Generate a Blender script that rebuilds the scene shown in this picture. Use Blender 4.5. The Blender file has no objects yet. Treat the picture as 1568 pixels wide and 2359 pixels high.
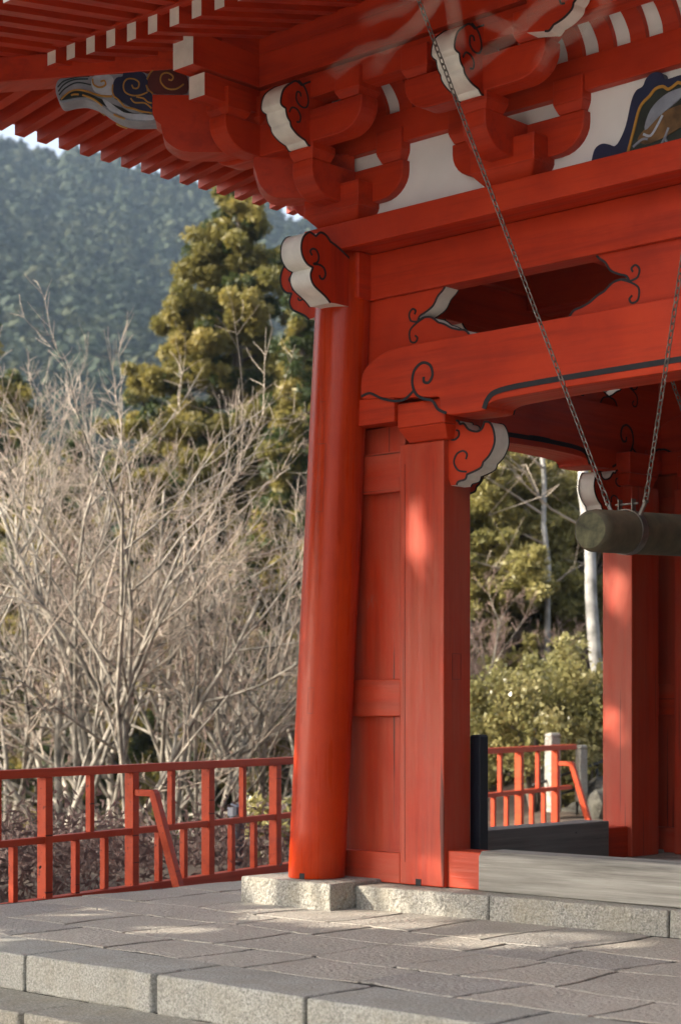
import bpy, bmesh, math, random
import numpy as np
from mathutils import Vector, Matrix

C = bpy.context.scene
COL = C.collection
R = math.radians

# ------------------------------------------------------------------ camera, sky, sun, exposure
EYE = 1.3
cd = bpy.data.cameras.new('camera')
cam = bpy.data.objects.new('camera', cd); COL.objects.link(cam)
cam.location = (0, 0, EYE); cam.rotation_euler = (R(90), 0, 0)
cd.sensor_fit = 'VERTICAL'; cd.sensor_height = 36; cd.sensor_width = 24
cd.lens = 4168 / 2359 * 36
cd.shift_y = (1633 - 1179.5) / 2359
cd.clip_start = 0.05; cd.clip_end = 5000
cd.dof.use_dof = True; cd.dof.focus_distance = 11.2; cd.dof.aperture_fstop = 2.4
C.camera = cam

SUNV = Vector((-1.915, -0.44, 1.0)).normalized()          # towards the sun
SUN_EL = math.asin(SUNV.z)
w = bpy.data.worlds.new('World'); C.world = w; w.use_nodes = True
nt = w.node_tree
sky = nt.nodes.new('ShaderNodeTexSky'); sky.sky_type = 'NISHITA'; sky.sun_disc = False
sky.sun_elevation = SUN_EL
sky.sun_rotation = math.atan2(SUNV.x, SUNV.y)
sky.air_density = 0.9; sky.dust_density = 5.0; sky.ozone_density = 1.0
hs = nt.nodes.new('ShaderNodeHueSaturation'); hs.inputs['Saturation'].default_value = 0.55      # thin high haze: a paler sky
nt.links.new(sky.outputs[0], hs.inputs['Color']); nt.links.new(hs.outputs[0], nt.nodes['Background'].inputs[0])
nt.nodes['Background'].inputs[1].default_value = 0.15
sd = bpy.data.lights.new('sun', 'SUN'); sd.energy = 3.2; sd.angle = R(0.6); sd.color = (1.0, 0.90, 0.76)
sun = bpy.data.objects.new('sun', sd); COL.objects.link(sun)
sun.rotation_euler = SUNV.to_track_quat('Z', 'Y').to_euler(); sun.location = (-20, 0, 30)
C.view_settings.view_transform = 'Standard'; C.view_settings.look = 'None'
C.view_settings.gamma = 1; C.view_settings.exposure = 1.52
C.cycles.max_bounces = 6; C.cycles.diffuse_bounces = 4; C.cycles.glossy_bounces = 3
C.cycles.transparent_max_bounces = 4; C.cycles.volume_bounces = 0
C.cycles.use_denoising = True

# ------------------------------------------------------------------ frame of the pavilion
UX, UY = 0.7328, -0.6805
ORG = Vector((-0.16, 12.1, 0.0))
FRAME = Matrix.Translation(ORG) @ Matrix.Rotation(math.atan2(UY, UX), 4, 'Z')
LU, LV = 5.5, 3.97

# ------------------------------------------------------------------ materials
def newmat(name):
    m = bpy.data.materials.new(name); m.use_nodes = True
    return m, m.node_tree, m.node_tree.nodes['Principled BSDF']
def nd(t, kind, **kw):
    n = t.nodes.new(kind)
    for k, v in kw.items():
        if k.startswith('i_'):
            n.inputs[k[2:].replace('_', ' ')].default_value = v
        else: setattr(n, k, v)
    return n
def ramp(t, fac, stops):
    r = t.nodes.new('ShaderNodeValToRGB')
    while len(r.color_ramp.elements) < len(stops): r.color_ramp.elements.new(0.5)
    for e, (p, c) in zip(r.color_ramp.elements, stops):
        e.position = p; e.color = (c[0], c[1], c[2], 1)
    t.links.new(fac, r.inputs[0]); return r.outputs[0]
def coords(t, scale, kind='Object'):
    tc = t.nodes.new('ShaderNodeTexCoord'); mp = t.nodes.new('ShaderNodeMapping')
    mp.inputs['Scale'].default_value = scale
    t.links.new(tc.outputs[kind], mp.inputs[0]); return mp.outputs[0]
def noise(t, vec, scale, detail=4, rough=0.55):
    n = nd(t, 'ShaderNodeTexNoise'); n.inputs['Scale'].default_value = scale
    n.inputs['Detail'].default_value = detail; n.inputs['Roughness'].default_value = rough
    t.links.new(vec, n.inputs['Vector']); return n.outputs['Fac']
def bump(t, b, fac, strength, dist):
    n = nd(t, 'ShaderNodeBump'); n.inputs['Strength'].default_value = strength
    n.inputs['Distance'].default_value = dist
    t.links.new(fac, n.inputs['Height']); t.links.new(n.outputs[0], b.inputs['Normal']); return n
def mixc(t, fac, a, b):
    n = nd(t, 'ShaderNodeMix', data_type='RGBA')
    t.links.new(fac, n.inputs[0])
    for s, v in ((6, a), (7, b)):
        if isinstance(v, tuple): n.inputs[s].default_value = (*v, 1)
        else: t.links.new(v, n.inputs[s])
    return n.outputs[2]

def plain(name, col, rough=0.5, var=0.15, scale=8, bmp=0.0, bscale=40, metal=0, bdist=0.004):
    m, t, b = newmat(name)
    v = coords(t, (1, 1, 1))
    f = noise(t, v, scale)
    lo = tuple(c * (1 - var) for c in col); hi = tuple(min(1, c * (1 + var)) for c in col)
    t.links.new(ramp(t, f, [(0.3, lo), (0.7, hi)]), b.inputs['Base Color'])
    b.inputs['Roughness'].default_value = rough; b.inputs['Metallic'].default_value = metal
    if bmp: bump(t, b, noise(t, v, bscale, 5), bmp, bdist)
    return m

def red_paint(name, axis, worn_sheen=0.0, rough=0.46, spec=0.3, cols=((0.35, 0.021, 0.003), (0.46, 0.032, 0.005), (0.53, 0.043, 0.007))):
    m, t, b = newmat(name)
    sc = [26, 26, 26]; sc[axis] = 0.9
    g = noise(t, coords(t, tuple(sc)), 1.0, 5, 0.6)
    big = noise(t, coords(t, (1, 1, 1)), 1.7, 6, 0.65)
    col = ramp(t, big, [(0.25, cols[0]), (0.5, cols[1]), (0.75, cols[2])])
    # brush and weather streaks along the grain
    st = [9, 9, 9]; st[axis] = 0.55
    sk = noise(t, coords(t, tuple(st)), 1.0, 6, 0.7)
    col = mixc(t, ramp(t, sk, [(0.36, (.5, .5, .5)), (0.5, (0, 0, 0))]), col, (0.22, 0.013, 0.004))
    if worn_sheen:
        st = [6, 6, 6]; st[axis] = 0.9
        wn = noise(t, coords(t, tuple(st)), 1.0, 7, 0.72)
        wf = ramp(t, wn, [(0.36, (0, 0, 0)), (0.60, (worn_sheen, worn_sheen, worn_sheen))])
        col = mixc(t, wf, col, (0.41, 0.068, 0.030))  # faded wear, with the rosy sky sheen of post fronts mixed into its colour
        ck = [38, 38, 38]; ck[axis] = 0.45
        cn = noise(t, coords(t, tuple(ck)), 1.0, 3, 0.5)
        cf = ramp(t, cn, [(0.315, (.9, .9, .9)), (0.345, (0, 0, 0))])
        col = mixc(t, cf, col, (0.07, 0.010, 0.006))
        chip = noise(t, coords(t, tuple(3.2 if i != axis else 1.6 for i in range(3))), 2.0, 8, 0.8)
        col = mixc(t, ramp(t, chip, [(0.66, (0, 0, 0)), (0.69, (worn_sheen,) * 3)]), col, (0.30, 0.15, 0.115))
    gf = ramp(t, g, [(0.30, (0.10, 0.10, 0.10)), (0.42, (0, 0, 0))])
    col = mixc(t, gf, col, (0.12, 0.012, 0.008))
    t.links.new(col, b.inputs['Base Color'])
    b.inputs['Specular IOR Level'].default_value = spec
    t.links.new(ramp(t, g, [(0.3, (rough + .14,) * 3), (0.7, (rough - .06,) * 3)]), b.inputs['Roughness'])
    bump(t, b, g, 0.25 + 0.4 * worn_sheen, 0.005)
    return m

def timber(name, axis, c0, c1, c2, rough=0.75):
    m, t, b = newmat(name)
    sc = [22, 22, 22]; sc[axis] = 0.7
    v = coords(t, tuple(sc)); g = noise(t, v, 1.0, 6, 0.65)
    big = noise(t, coords(t, (1.3, 1.3, 5)), 1.5, 4)
    a = ramp(t, g, [(0.3, c0), (0.5, c1), (0.7, c2)])
    col = mixc(t, ramp(t, big, [(0.4, (0, 0, 0)), (0.7, (.6, .6, .6))]), a, tuple(x * 1.25 for x in c1))
    k = nd(t, 'ShaderNodeTexVoronoi'); k.inputs['Scale'].default_value = 3.3
    t.links.new(coords(t, (1, 1, 2.2)), k.inputs['Vector'])
    col = mixc(t, ramp(t, k.outputs['Distance'], [(0.03, (.85, .85, .85)), (0.07, (0, 0, 0))]), col, (0.03, 0.028, 0.03))
    t.links.new(col, b.inputs['Base Color']); b.inputs['Roughness'].default_value = rough
    bump(t, b, g, 0.7, 0.012)
    return m

def granite(name, c0, c1, c2, bs=0.6, bd=0.012, bscale=38, tint=None, coarse=True):
    m, t, b = newmat(name)
    v = coords(t, (1, 1, 1))
    sp = noise(t, v, 85, 3, 0.75); md = noise(t, v, 5, 5, 0.6); bg = noise(t, v, 0.9, 4)
    a = ramp(t, sp, [(0.32, c0), (0.5, c1), (0.66, c2)])
    a = mixc(t, ramp(t, md, [(0.4, (0, 0, 0)), (0.72, (.55, .55, .55))]), a, tint or (c1[0] * .9, c1[1] * .86, c1[2] * .72))
    a = mixc(t, ramp(t, bg, [(0.38, (.35, .35, .35)), (0.6, (0, 0, 0))]), a, tuple(x * .62 for x in c1))
    t.links.new(a, b.inputs['Base Color']); b.inputs['Roughness'].default_value = 0.85
    hb = noise(t, v, bscale, 5, 0.62)
    bump(t, b, hb, bs, bd)
    return m

def leafmat(name, cols, rough=0.5, scale=0.8, trans=0.45):
    m, t, b = newmat(name)
    v = coords(t, (1, 1, 1)); f = noise(t, v, scale, 3); f2 = noise(t, v, 14, 2)
    n = len(cols)
    a = ramp(t, f, [(0.3 + 0.4 * i / max(1, n - 1), c) for i, c in enumerate(cols)])
    a = mixc(t, ramp(t, f2, [(0.4, (0, 0, 0)), (0.65, (.4, .4, .4))]), a, tuple(x * .75 for x in cols[0]))
    t.links.new(a, b.inputs['Base Color']); b.inputs['Roughness'].default_value = rough
    tr = t.nodes.new('ShaderNodeBsdfTranslucent'); t.links.new(a, tr.inputs[0])
    mx = t.nodes.new('ShaderNodeMixShader'); mx.inputs[0].default_value = trans
    t.links.new(b.outputs[0], mx.inputs[1]); t.links.new(tr.outputs[0], mx.inputs[2])
    t.links.new(mx.outputs[0], t.nodes['Material Output'].inputs[0])
    return m

RZ = red_paint('red_lacquer_upright', 2); RX = red_paint('red_lacquer_along', 0); RY = red_paint('red_lacquer_across', 1)
RW = red_paint('red_lacquer_worn_sheen', 2, 0.8, 0.42, 0.42); RWX = red_paint('red_lacquer_worn_sheen_tie', 0, 0.65, 0.44, 0.4)
RPIL = red_paint('red_lacquer_pillar', 2, 0, 0.27, 0.28, ((0.36, 0.023, 0.002), (0.46, 0.036, 0.003), (0.52, 0.046, 0.004)))
RD = red_paint('red_lacquer_roof', 0, 0, 0.5, 0.3)
RR = red_paint('red_lacquer_rail', 0, 0.25, 0.5, 0.3, ((0.38, 0.034, 0.005), (0.48, 0.052, 0.008), (0.55, 0.070, 0.012)))
WHITE = plain('white_paint', (0.74, 0.71, 0.65), 0.6, 0.14, 7, 0.15, 30)
PLASTER = plain('white_plaster', (0.78, 0.775, 0.76), 0.8, 0.07, 2.5, 0.12, 60)
BLACK = plain('black_paint', (0.009, 0.011, 0.015), 0.75, 0.2)
NAVY = plain('navy_paint', (0.012, 0.020, 0.062), 0.5, 0.2)
DKNAVY = plain('navy_metal', (0.006, 0.009, 0.017), 0.5, 0.25, 6, 0.1, 60)
SLATE = plain('slate_paint', (0.24, 0.27, 0.33), 0.5, 0.2, 12)
DGREEN = plain('deep_green_paint', (0.008, 0.022, 0.028), 0.5, 0.3)
GOLD = plain('ochre_paint', (0.42, 0.22, 0.035), 0.45, 0.2)
MAROON = plain('maroon_paint', (0.085, 0.014, 0.014), 0.5, 0.2)
PALEBLUE = plain('pale_blue_paint', (0.40, 0.46, 0.55), 0.5, 0.2, 14)
BROWNP = plain('brown_paint', (0.16, 0.09, 0.035), 0.5, 0.5, 10)
DARKP = plain('dark_painting_ground', (0.02, 0.028, 0.022), 0.5, 0.6, 6)
STONE = granite('rough_granite', (0.17, 0.165, 0.145), (0.40, 0.385, 0.34), (0.58, 0.56, 0.50), 1.0, 0.05, 24, (0.42, 0.37, 0.265))
PAVE = granite('paving_granite', (0.17, 0.155, 0.13), (0.43, 0.392, 0.335), (0.62, 0.575, 0.50), 1.0, 0.022, 30, (0.36, 0.315, 0.245))
PAVE2 = granite('paving_granite_warm', (0.18, 0.163, 0.136), (0.43, 0.396, 0.338), (0.61, 0.57, 0.50), 1.0, 0.022, 30, (0.34, 0.30, 0.235))
PAVE3 = granite('paving_granite_dark', (0.14, 0.13, 0.116), (0.355, 0.333, 0.30), (0.54, 0.51, 0.46), 1.0, 0.022, 30, (0.29, 0.262, 0.21))
STEP2 = granite('step_granite_warm', (0.13, 0.122, 0.10), (0.31, 0.29, 0.24), (0.48, 0.45, 0.38), 0.8, 0.012, 40, (0.24, 0.20, 0.13))
STEP = granite('step_granite', (0.14, 0.14, 0.125), (0.34, 0.33, 0.295), (0.50, 0.485, 0.43), 0.8, 0.012, 40, (0.25, 0.225, 0.16))
SOIL = plain('joint_soil', (0.022, 0.019, 0.015), 0.95, 0.3, 12, 0.5, 30)
CONC = plain('concrete', (0.26, 0.245, 0.22), 0.85, 0.12, 4, 0.25, 50)
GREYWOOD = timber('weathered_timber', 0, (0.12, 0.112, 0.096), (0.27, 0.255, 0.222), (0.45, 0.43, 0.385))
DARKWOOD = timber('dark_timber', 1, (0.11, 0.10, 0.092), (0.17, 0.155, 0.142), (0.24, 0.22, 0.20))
LOGW = plain('mossy_log_bark', (0.066, 0.056, 0.032), 0.8, 0.45, 7, 0.5, 22, 0, 0.008)
LOGEND = plain('log_end_grain', (0.070, 0.066, 0.033), 0.85, 0.8, 14, 0.5, 40)
IRON = plain('iron', (0.20, 0.185, 0.165), 0.42, 0.25, 20, 0.1, 60, 0.85)
DARKIRON = plain('dark_iron', (0.035, 0.033, 0.03), 0.5, 0.3, 20, 0.1, 60, 0.6)
BRONZE = plain('bronze', (0.10, 0.12, 0.09), 0.55, 0.3, 5, 0.2, 30, 0.7)
ROOF = plain('roof_bark', (0.10, 0.085, 0.07), 0.9, 0.2, 10, 0.4, 30)
CEIL = plain('grey_ceiling_board', (0.30, 0.29, 0.28), 0.7, 0.15)
TWIG = plain('pale_bark', (0.34, 0.28, 0.22), 0.75, 0.5, 1.6)
TWIG2 = plain('pinkish_bark', (0.27, 0.185, 0.15), 0.8, 0.4, 3.0)
BARK = plain('grey_bark', (0.20, 0.175, 0.14), 0.85, 0.55, 3.5, 0.6, 18, 0, 0.02)
BARKP = plain('pale_trunk_bark', (0.30, 0.29, 0.265), 0.85, 0.6, 3.5, 0.5, 16, 0, 0.02)
BARKC = plain('conifer_bark', (0.10, 0.075, 0.055), 0.9, 0.3, 8)
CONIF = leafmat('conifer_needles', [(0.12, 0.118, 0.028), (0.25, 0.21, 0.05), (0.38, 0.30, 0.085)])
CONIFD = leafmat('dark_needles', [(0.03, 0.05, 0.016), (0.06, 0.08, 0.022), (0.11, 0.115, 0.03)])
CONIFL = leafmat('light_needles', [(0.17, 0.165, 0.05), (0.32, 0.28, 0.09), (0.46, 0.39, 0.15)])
BROAD = leafmat('glossy_leaves', [(0.18, 0.18, 0.065), (0.33, 0.30, 0.12), (0.54, 0.47, 0.22)], 0.22, 1.6)
SHADELEAF = leafmat('evergreen_leaves', [(0.03, 0.05, 0.012), (0.06, 0.085, 0.02)], 0.4)
SCRUB = leafmat('dry_scrub', [(0.06, 0.038, 0.034), (0.12, 0.078, 0.070), (0.19, 0.13, 0.112)], 0.8, 0.5)
GROUND = plain('leaf_litter', (0.085, 0.06, 0.042), 0.95, 0.5, 1.2, 0.8, 9, 0, 0.05)
FOREST = leafmat('mountain_foliage', [(0.013, 0.027, 0.011), (0.028, 0.046, 0.017), (0.06, 0.07, 0.026)], 0.8, 0.035, .15)
ROCK = granite('boulder', (0.02, 0.019, 0.016), (0.06, 0.055, 0.047), (0.14, 0.13, 0.11), 1.0, 0.06, 7, (0.12, 0.12, 0.08))

# ------------------------------------------------------------------ mesh builder
def smooth(pts, n=6, closed=False):
    P = [np.array(p, float) for p in pts]; out = []; N = len(P)
    if N < 3: return [tuple(p) for p in P]
    rng = range(N if closed else N - 1)
    for i in rng:
        p0 = P[(i - 1) % N] if (closed or i > 0) else P[0]
        p1 = P[i]; p2 = P[(i + 1) % N]
        p3 = P[(i + 2) % N] if (closed or i + 2 < N) else P[-1]
        for k in range(n):
            t = k / n
            out.append(tuple(0.5 * ((2 * p1) + (-p0 + p2) * t + (2 * p0 - 5 * p1 + 4 * p2 - p3) * t * t + (-p0 + 3 * p1 - 3 * p2 + p3) * t ** 3)))
    if not closed: out.append(tuple(P[-1]))
    return out
def sections(secs, n=5):
    out = []
    for s in secs:
        q = smooth(s, n)
        if out: q = q[1:] if math.dist(out[-1], q[0]) < 1e-6 else q
        out += q
    return out

class MB:
    def __init__(s, xf=None): s.v = []; s.f = []; s.m = []; s.xf = xf
    def add(s, vs, fs, m=0):
        o = len(s.v)
        s.v += [s.xf(*p) for p in vs] if s.xf else [tuple(p) for p in vs]
        s.f += [tuple(i + o for i in f) for f in fs]; s.m += [m] * len(fs)
    def box(s, a0, a1, b0, b1, c0, c1, m=0):
        s.add([(a0, b0, c0), (a1, b0, c0), (a1, b1, c0), (a0, b1, c0), (a0, b0, c1), (a1, b0, c1), (a1, b1, c1), (a0, b1, c1)],
              [(0, 3, 2, 1), (4, 5, 6, 7), (0, 1, 5, 4), (1, 2, 6, 5), (2, 3, 7, 6), (3, 0, 4, 7)], m)
    def frustum(s, cx, cy, h0, z0, h1, z1, m=0):
        v = [(cx + i * h0, cy + j * h0, z0) for i, j in ((-1, -1), (1, -1), (1, 1), (-1, 1))] + [(cx + i * h1, cy + j * h1, z1) for i, j in ((-1, -1), (1, -1), (1, 1), (-1, 1))]
        s.add(v, [(0, 3, 2, 1), (4, 5, 6, 7), (0, 1, 5, 4), (1, 2, 6, 5), (2, 3, 7, 6), (3, 0, 4, 7)], m)
    def prism(s, poly, pl, t0, t1, mf=0, me=0):
        n = len(poly)
        vs = [pl(a, b, t0) for a, b in poly] + [pl(a, b, t1) for a, b in poly]
        s.add(vs, [tuple(range(n))[::-1], tuple(range(n, 2 * n))], mf)
        o = len(s.v) - 2 * n
        for i in range(n):
            j = (i + 1) % n
            s.f.append((o + i, o + j, o + n + j, o + n + i)); s.m.append(me(i) if callable(me) else me)
    def ribbon(s, path, pl, w, t0, t1, m=0, taper=False):
        P = np.array(path, float); n = len(P)
        d = np.gradient(P, axis=0); L = np.hypot(d[:, 0], d[:, 1]) + 1e-9
        nx = np.stack([-d[:, 1] / L, d[:, 0] / L], 1)
        ww = np.full(n, w / 2)
        if taper: ww = w / 2 * np.linspace(1, taper, n)
        A = P + nx * ww[:, None]; B = P - nx * ww[:, None]
        vs = []
        for a, b in zip(A, B):
            vs += [pl(a[0], a[1], t0), pl(b[0], b[1], t0), pl(b[0], b[1], t1), pl(a[0], a[1], t1)]
        fs = [(0, 1, 2, 3), tuple(4 * (n - 1) + k for k in (3, 2, 1, 0))]
        for i in range(n - 1):
            for k in range(4):
                fs.append((4 * i + k, 4 * i + 4 + k, 4 * i + 4 + (k + 1) % 4, 4 * i + (k + 1) % 4))
        s.add(vs, fs, m)
    def tube(s, path, r, k=6, m=0, r1=None, closed=False):
        P = [Vector(p) for p in path]; n = len(P); vs = []; fs = []
        ref = Vector((0.31, 0.17, 0.93))
        for i, p in enumerate(P):
            if closed: d = P[(i + 1) % n] - P[i - 1]
            else: d = (P[min(i + 1, n - 1)] - P[max(i - 1, 0)])
            d.normalize()
            a = d.cross(ref)
            if a.length < .05: a = d.cross(Vector((1, 0, 0)))
            a.normalize(); b = d.cross(a)
            rr = r if r1 is None else r + (r1 - r) * i / max(1, n - 1)
            for q in range(k):
                t = 2 * math.pi * q / k
                vs.append(tuple(p + (a * math.cos(t) + b * math.sin(t)) * rr))
        for i in range(n if closed else n - 1):
            j = (i + 1) % n
            for q in range(k):
                fs.append((i * k + q, i * k + (q + 1) % k, j * k + (q + 1) % k, j * k + q))
        if not closed: fs += [tuple(range(k))[::-1], tuple((n - 1) * k + q for q in range(k))]
        s.add(vs, fs, m)
    def lathe(s, prof, k=32, m=0, cx=0, cy=0):
        vs = []; fs = []; n = len(prof)
        for r, z in prof:
            for q in range(k):
                t = 2 * math.pi * q / k; vs.append((cx + r * math.cos(t), cy + r * math.sin(t), z))
        for i in range(n - 1):
            for q in range(k): fs.append((i * k + q, i * k + (q + 1) % k, (i + 1) * k + (q + 1) % k, (i + 1) * k + q))
        fs += [tuple(range(k))[::-1], tuple((n - 1) * k + q for q in range(k))]
        s.add(vs, fs, m)
    def build(s, name, mats, parent=None, bevel=0.0, shade=False, seg=2, matrix=None):
        me = bpy.data.meshes.new(name); me.from_pydata(s.v, [], s.f)
        if not isinstance(mats, (list, tuple)): mats = [mats]
        for x in mats: me.materials.append(x)
        me.polygons.foreach_set('material_index', s.m)
        bm = bmesh.new(); bm.from_mesh(me); bmesh.ops.recalc_face_normals(bm, faces=bm.faces); bm.to_mesh(me); bm.free()
        if shade: me.shade_smooth()
        o = bpy.data.objects.new(name, me); COL.objects.link(o)
        if parent: o.parent = parent
        if matrix is not None: o.matrix_world = matrix
        if bevel:
            b = o.modifiers.new('edge', 'BEVEL'); b.width = bevel; b.segments = seg; b.limit_method = 'ANGLE'; b.angle_limit = R(38)
            b.harden_normals = False
        return o

def tag(o, label, cat, group=None):
    o['label'] = label; o['category'] = cat
    if group: o['group'] = group
    return o
def thing(name, label, cat, matrix=None, loc=None, group=None):
    o = bpy.data.objects.new(name, None); COL.objects.link(o); o.empty_display_size = 0.2
    if matrix is not None: o.matrix_world = matrix
    if loc is not None: o.location = loc
    return tag(o, label, cat, group)
def kind(o, k): o['kind'] = k; return o
def wp(px, py, Y): return ((px - 784) / 4168 * Y, Y, EYE + (1633 - py) / 4168 * Y)
def fl(s, n, z): return tuple(FRAME @ Vector((s, n, z)))

# ------------------------------------------------------------------ bell pavilion
PAV = thing('bell_pavilion', 'vermilion wooden bell pavilion with white trim, carved brackets and deep eaves', 'pavilion', matrix=FRAME)
def fmap(side):
    return {'f': lambda s, n, z: (s, n, z), 'l': lambda s, n, z: (n, s, z),
            'b': lambda s, n, z: (s, LV - n, z), 'r': lambda s, n, z: (LU - n, s, z)}[side]
def mirrored(F, L, mir): return (lambda s, n, z: F(L - s, n, z)) if mir else F
PSN = lambda a, b, t: (a, t, b)      # polygon (s,z), thickness along n
NSZ = lambda a, b, t: (t, a, b)      # polygon (n,z), thickness along s
def rm(side): return RX if side in 'fb' else RY

# --- plinth stones and kerb stones of the foundation
def stone_block(name, pts, z0, z1, seed):
    rnd = random.Random(seed); m = MB()
    b = bmesh.new()
    vs = [(x, y, z0) for x, y in pts] + [(x + rnd.uniform(-.006, .006), y + rnd.uniform(-.006, .006), z1 + rnd.uniform(-.004, .004)) for x, y in pts]
    n = len(pts)
    m.add(vs, [tuple(range(n))[::-1], tuple(range(n, 2 * n))] + [(i, (i + 1) % n, n + (i + 1) % n, n + i) for i in range(n)])
    b.free()
    return m.build(name, STONE, PAV, bevel=0.014, seg=3)
for i, (cx, cy) in enumerate(((0, 0), (LU, 0), (0, LV), (LU, LV))):
    sx = 1 if cx == 0 else -1; sy = 1 if cy == 0 else -1
    f = lambda a, b: (cx + sx * a, cy + sy * b)
    stone_block('plinth_stone', [f(-.435, -.29), f(.392, -.285), f(.392, .40), f(-.43, .40)], -.06, .175, i)
def kerb(s0, s1, side, L, seed):
    F = fmap(side); k = lambda s: -0.045 + 0.065 * (min(s, L - s) - .5)
    q = [F(s0, k(s0), 0)[:2], F(s1, k(s1), 0)[:2], F(s1, .62, 0)[:2], F(s0, .62, 0)[:2]]
    stone_block('kerb_stone', q, -.06, .15, seed)
for side, L in (('f', LU), ('b', LU), ('l', LV), ('r', LV)):
    cuts = [.395, 1.44, 2.68, 3.95, L - .395] if L == LU else [.405, 1.3, 2.6, L - .405]
    for i in range(len(cuts) - 1): kerb(cuts[i] + .004, cuts[i + 1] - .004, side, L, i + ord(side))

# --- round corner pillars leaning inwards
PR = 0.19
for cx, cy in ((0, 0), (LU, 0), (0, LV), (LU, LV)):
    sx = 1 if cx == 0 else -1; sy = 1 if cy == 0 else -1
    m = MB(); prof = [(PR * .965, .176), (PR, .19), (PR, .3), (PR, 4.30)]
    vs = []; fs = []; K = 48; zz = [.176, .185, .5, 1.5, 2.5, 3.5, 4.0, 4.34]
    for z in zz:
        ln = (z - .175) / 3.78 * .127
        r = PR * (.975 if z < .18 else 1.0)
        for q in range(K):
            t = 2 * math.pi * q / K; vs.append((cx + sx * ln + r * math.cos(t), cy + sy * ln + r * math.sin(t), z))
    for i in range(len(zz) - 1):
        for q in range(K): fs.append((i * K + q, i * K + (q + 1) % K, (i + 1) * K + (q + 1) % K, (i + 1) * K + q))
    fs += [tuple(range(K))[::-1], tuple((len(zz) - 1) * K + q for q in range(K))]
    m.add(vs, fs); pil = m.build('round_pillar', RPIL, PAV, shade=True)
    if cx == 0 and cy == 0:
        # small drain notch and let-in repair patches on the weathered side
        def onpillar(az, z): 
            ln = (z - .175) / 3.78 * .127
            return (ln + PR * math.cos(az), ln + PR * math.sin(az))
        m = MB()
        def patch(m, az0, az1, z0, z1, d, mi=0, line=False):
            N = 8
            vs = []
            for z in (z0, z1):
                for i in range(N + 1):
                    a = az0 + (az1 - az0) * i / N; ln = (z - .175) / 3.78 * .127
                    vs.append((ln + (PR + d) * math.cos(a), ln + (PR + d) * math.sin(a), z))
            m.add(vs, [(i, i + 1, N + 2 + i, N + 1 + i) for i in range(N)], mi)
        AZ = math.atan2(-.733, .68)                    # towards the camera
        patch(m, AZ - .62, AZ - .42, .178, .215, .0015)
        m.build('drain_notch', BLACK, pil)
        for a0, a1, z0, z1 in ((AZ - .75, AZ - .48, 3.05, 3.33), (AZ - .66, AZ - .38, 2.60, 3.05), (AZ - .62, AZ - .40, 1.27, 1.44)):
            m = MB()
            for (p0, p1, q0, q1) in ((a0, a0 + .008, z0, z1), (a1 - .008, a1, z0, z1), (a0, a1, z0, z0 + .0022), (a0, a1, z1 - .0022, z1)):
                patch(m, p0, p1, q0, q1, .0012)
            m.build('repair_seam', MAROON, pil)

# --- nose carvings at the pillar heads
z8y = lambda x: -.436 + (x - 340) * .000683
z8z = lambda y: 4.42 - .000445 * y
NOSE = sections([[(.06, 4.25), (-.082, 4.317), (-.165, 4.345)], [(-.165, 4.345), (-.206, 4.378), (-.26, 4.385), (-.301, 4.353)],
                 [(-.301, 4.353), (-.362, 4.368), (-.416, 4.325), (-.436, 4.262), (-.424, 4.205), (-.382, 4.161), (-.328, 4.147)],
                 [(-.328, 4.147), (-.350, 4.092), (-.322, 4.036), (-.247, 3.997)], [(-.247, 3.997), (-.206, 3.976), (-.165, 3.946)]])
NOSE_LINE = list(NOSE)
NOSE = NOSE + [(-.12, 3.95), (.06, 3.95)]
NS1 = smooth([(z8y(a), z8z(b)) for a, b in ((500, 560), (555, 525), (577, 440), (545, 352), (488, 348), (460, 395), (488, 440))], 6)
NS2 = smooth([(z8y(a), z8z(b)) for a, b in ((510, 565), (580, 550), (645, 580), (670, 665), (640, 742), (600, 742), (585, 700))], 6)
def pillar_nose(F):
    m = MB(F); m.prism(NOSE, NSZ, .10, .28, 0, 1)
    for t0, t1 in ((.2795, .2835), (.0965, .1005)):
        m.ribbon(NOSE_LINE, NSZ, .014, t0, t1, 2)
        m.ribbon(NS1, NSZ, .013, t0, t1 + (.0005 if t1 > .2 else 0), 2); m.ribbon(NS2, NSZ, .013, t0, t1 + (.0005 if t1 > .2 else 0), 2)
    m.build('pillar_nose', [RZ, WHITE, BLACK], PAV)

# --- long lines of the rainbow beam (plane n = .09)
RB_TOP = [(.315, 3.40), (.318, 3.47), (.345, 3.535), (.43, 3.592), (.53, 3.628), (.645, 3.643), (.8, 3.646)]
def rainbow_poly(L):
    left = smooth(RB_TOP, 5)
    bot = [(.326, 3.345), (.98, 3.285), (1.0, 3.24)] + smooth([(1.0, 3.20), (1.06, 3.162), (1.2, 3.155), (1.35, 3.156), (1.375, 3.185), (1.43, 3.205), (1.6, 3.215), (2.0, 3.225)], 4)
    half = left[::-1][::-1]
    p = list(bot[::-1]) + [(.315, 3.36)] + half
    # closed: right mirror
    q = [(L - a, b) for a, b in p][::-1]
    return p + q
def c8(x, y): # crop coordinates -> (s, z) on the beam face
    return (.315 + (x - 93) * .001027 + (0.0000001 * (x - 93) ** 2) * 1.0, None)
WAVE = smooth([(.326, 3.362), (.40, 3.375), (.50, 3.330), (.62, 3.298), (.70, 3.30), (.775, 3.345)], 6)
CURL = smooth([(1.05, 3.172), (.98, 3.205), (.935, 3.262), (.86, 3.285), (.795, 3.325), (.765, 3.40), (.785, 3.478), (.85, 3.516), (.915, 3.492), (.935, 3.43), (.905, 3.385), (.865, 3.392), (.862, 3.425)], 6)

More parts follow.
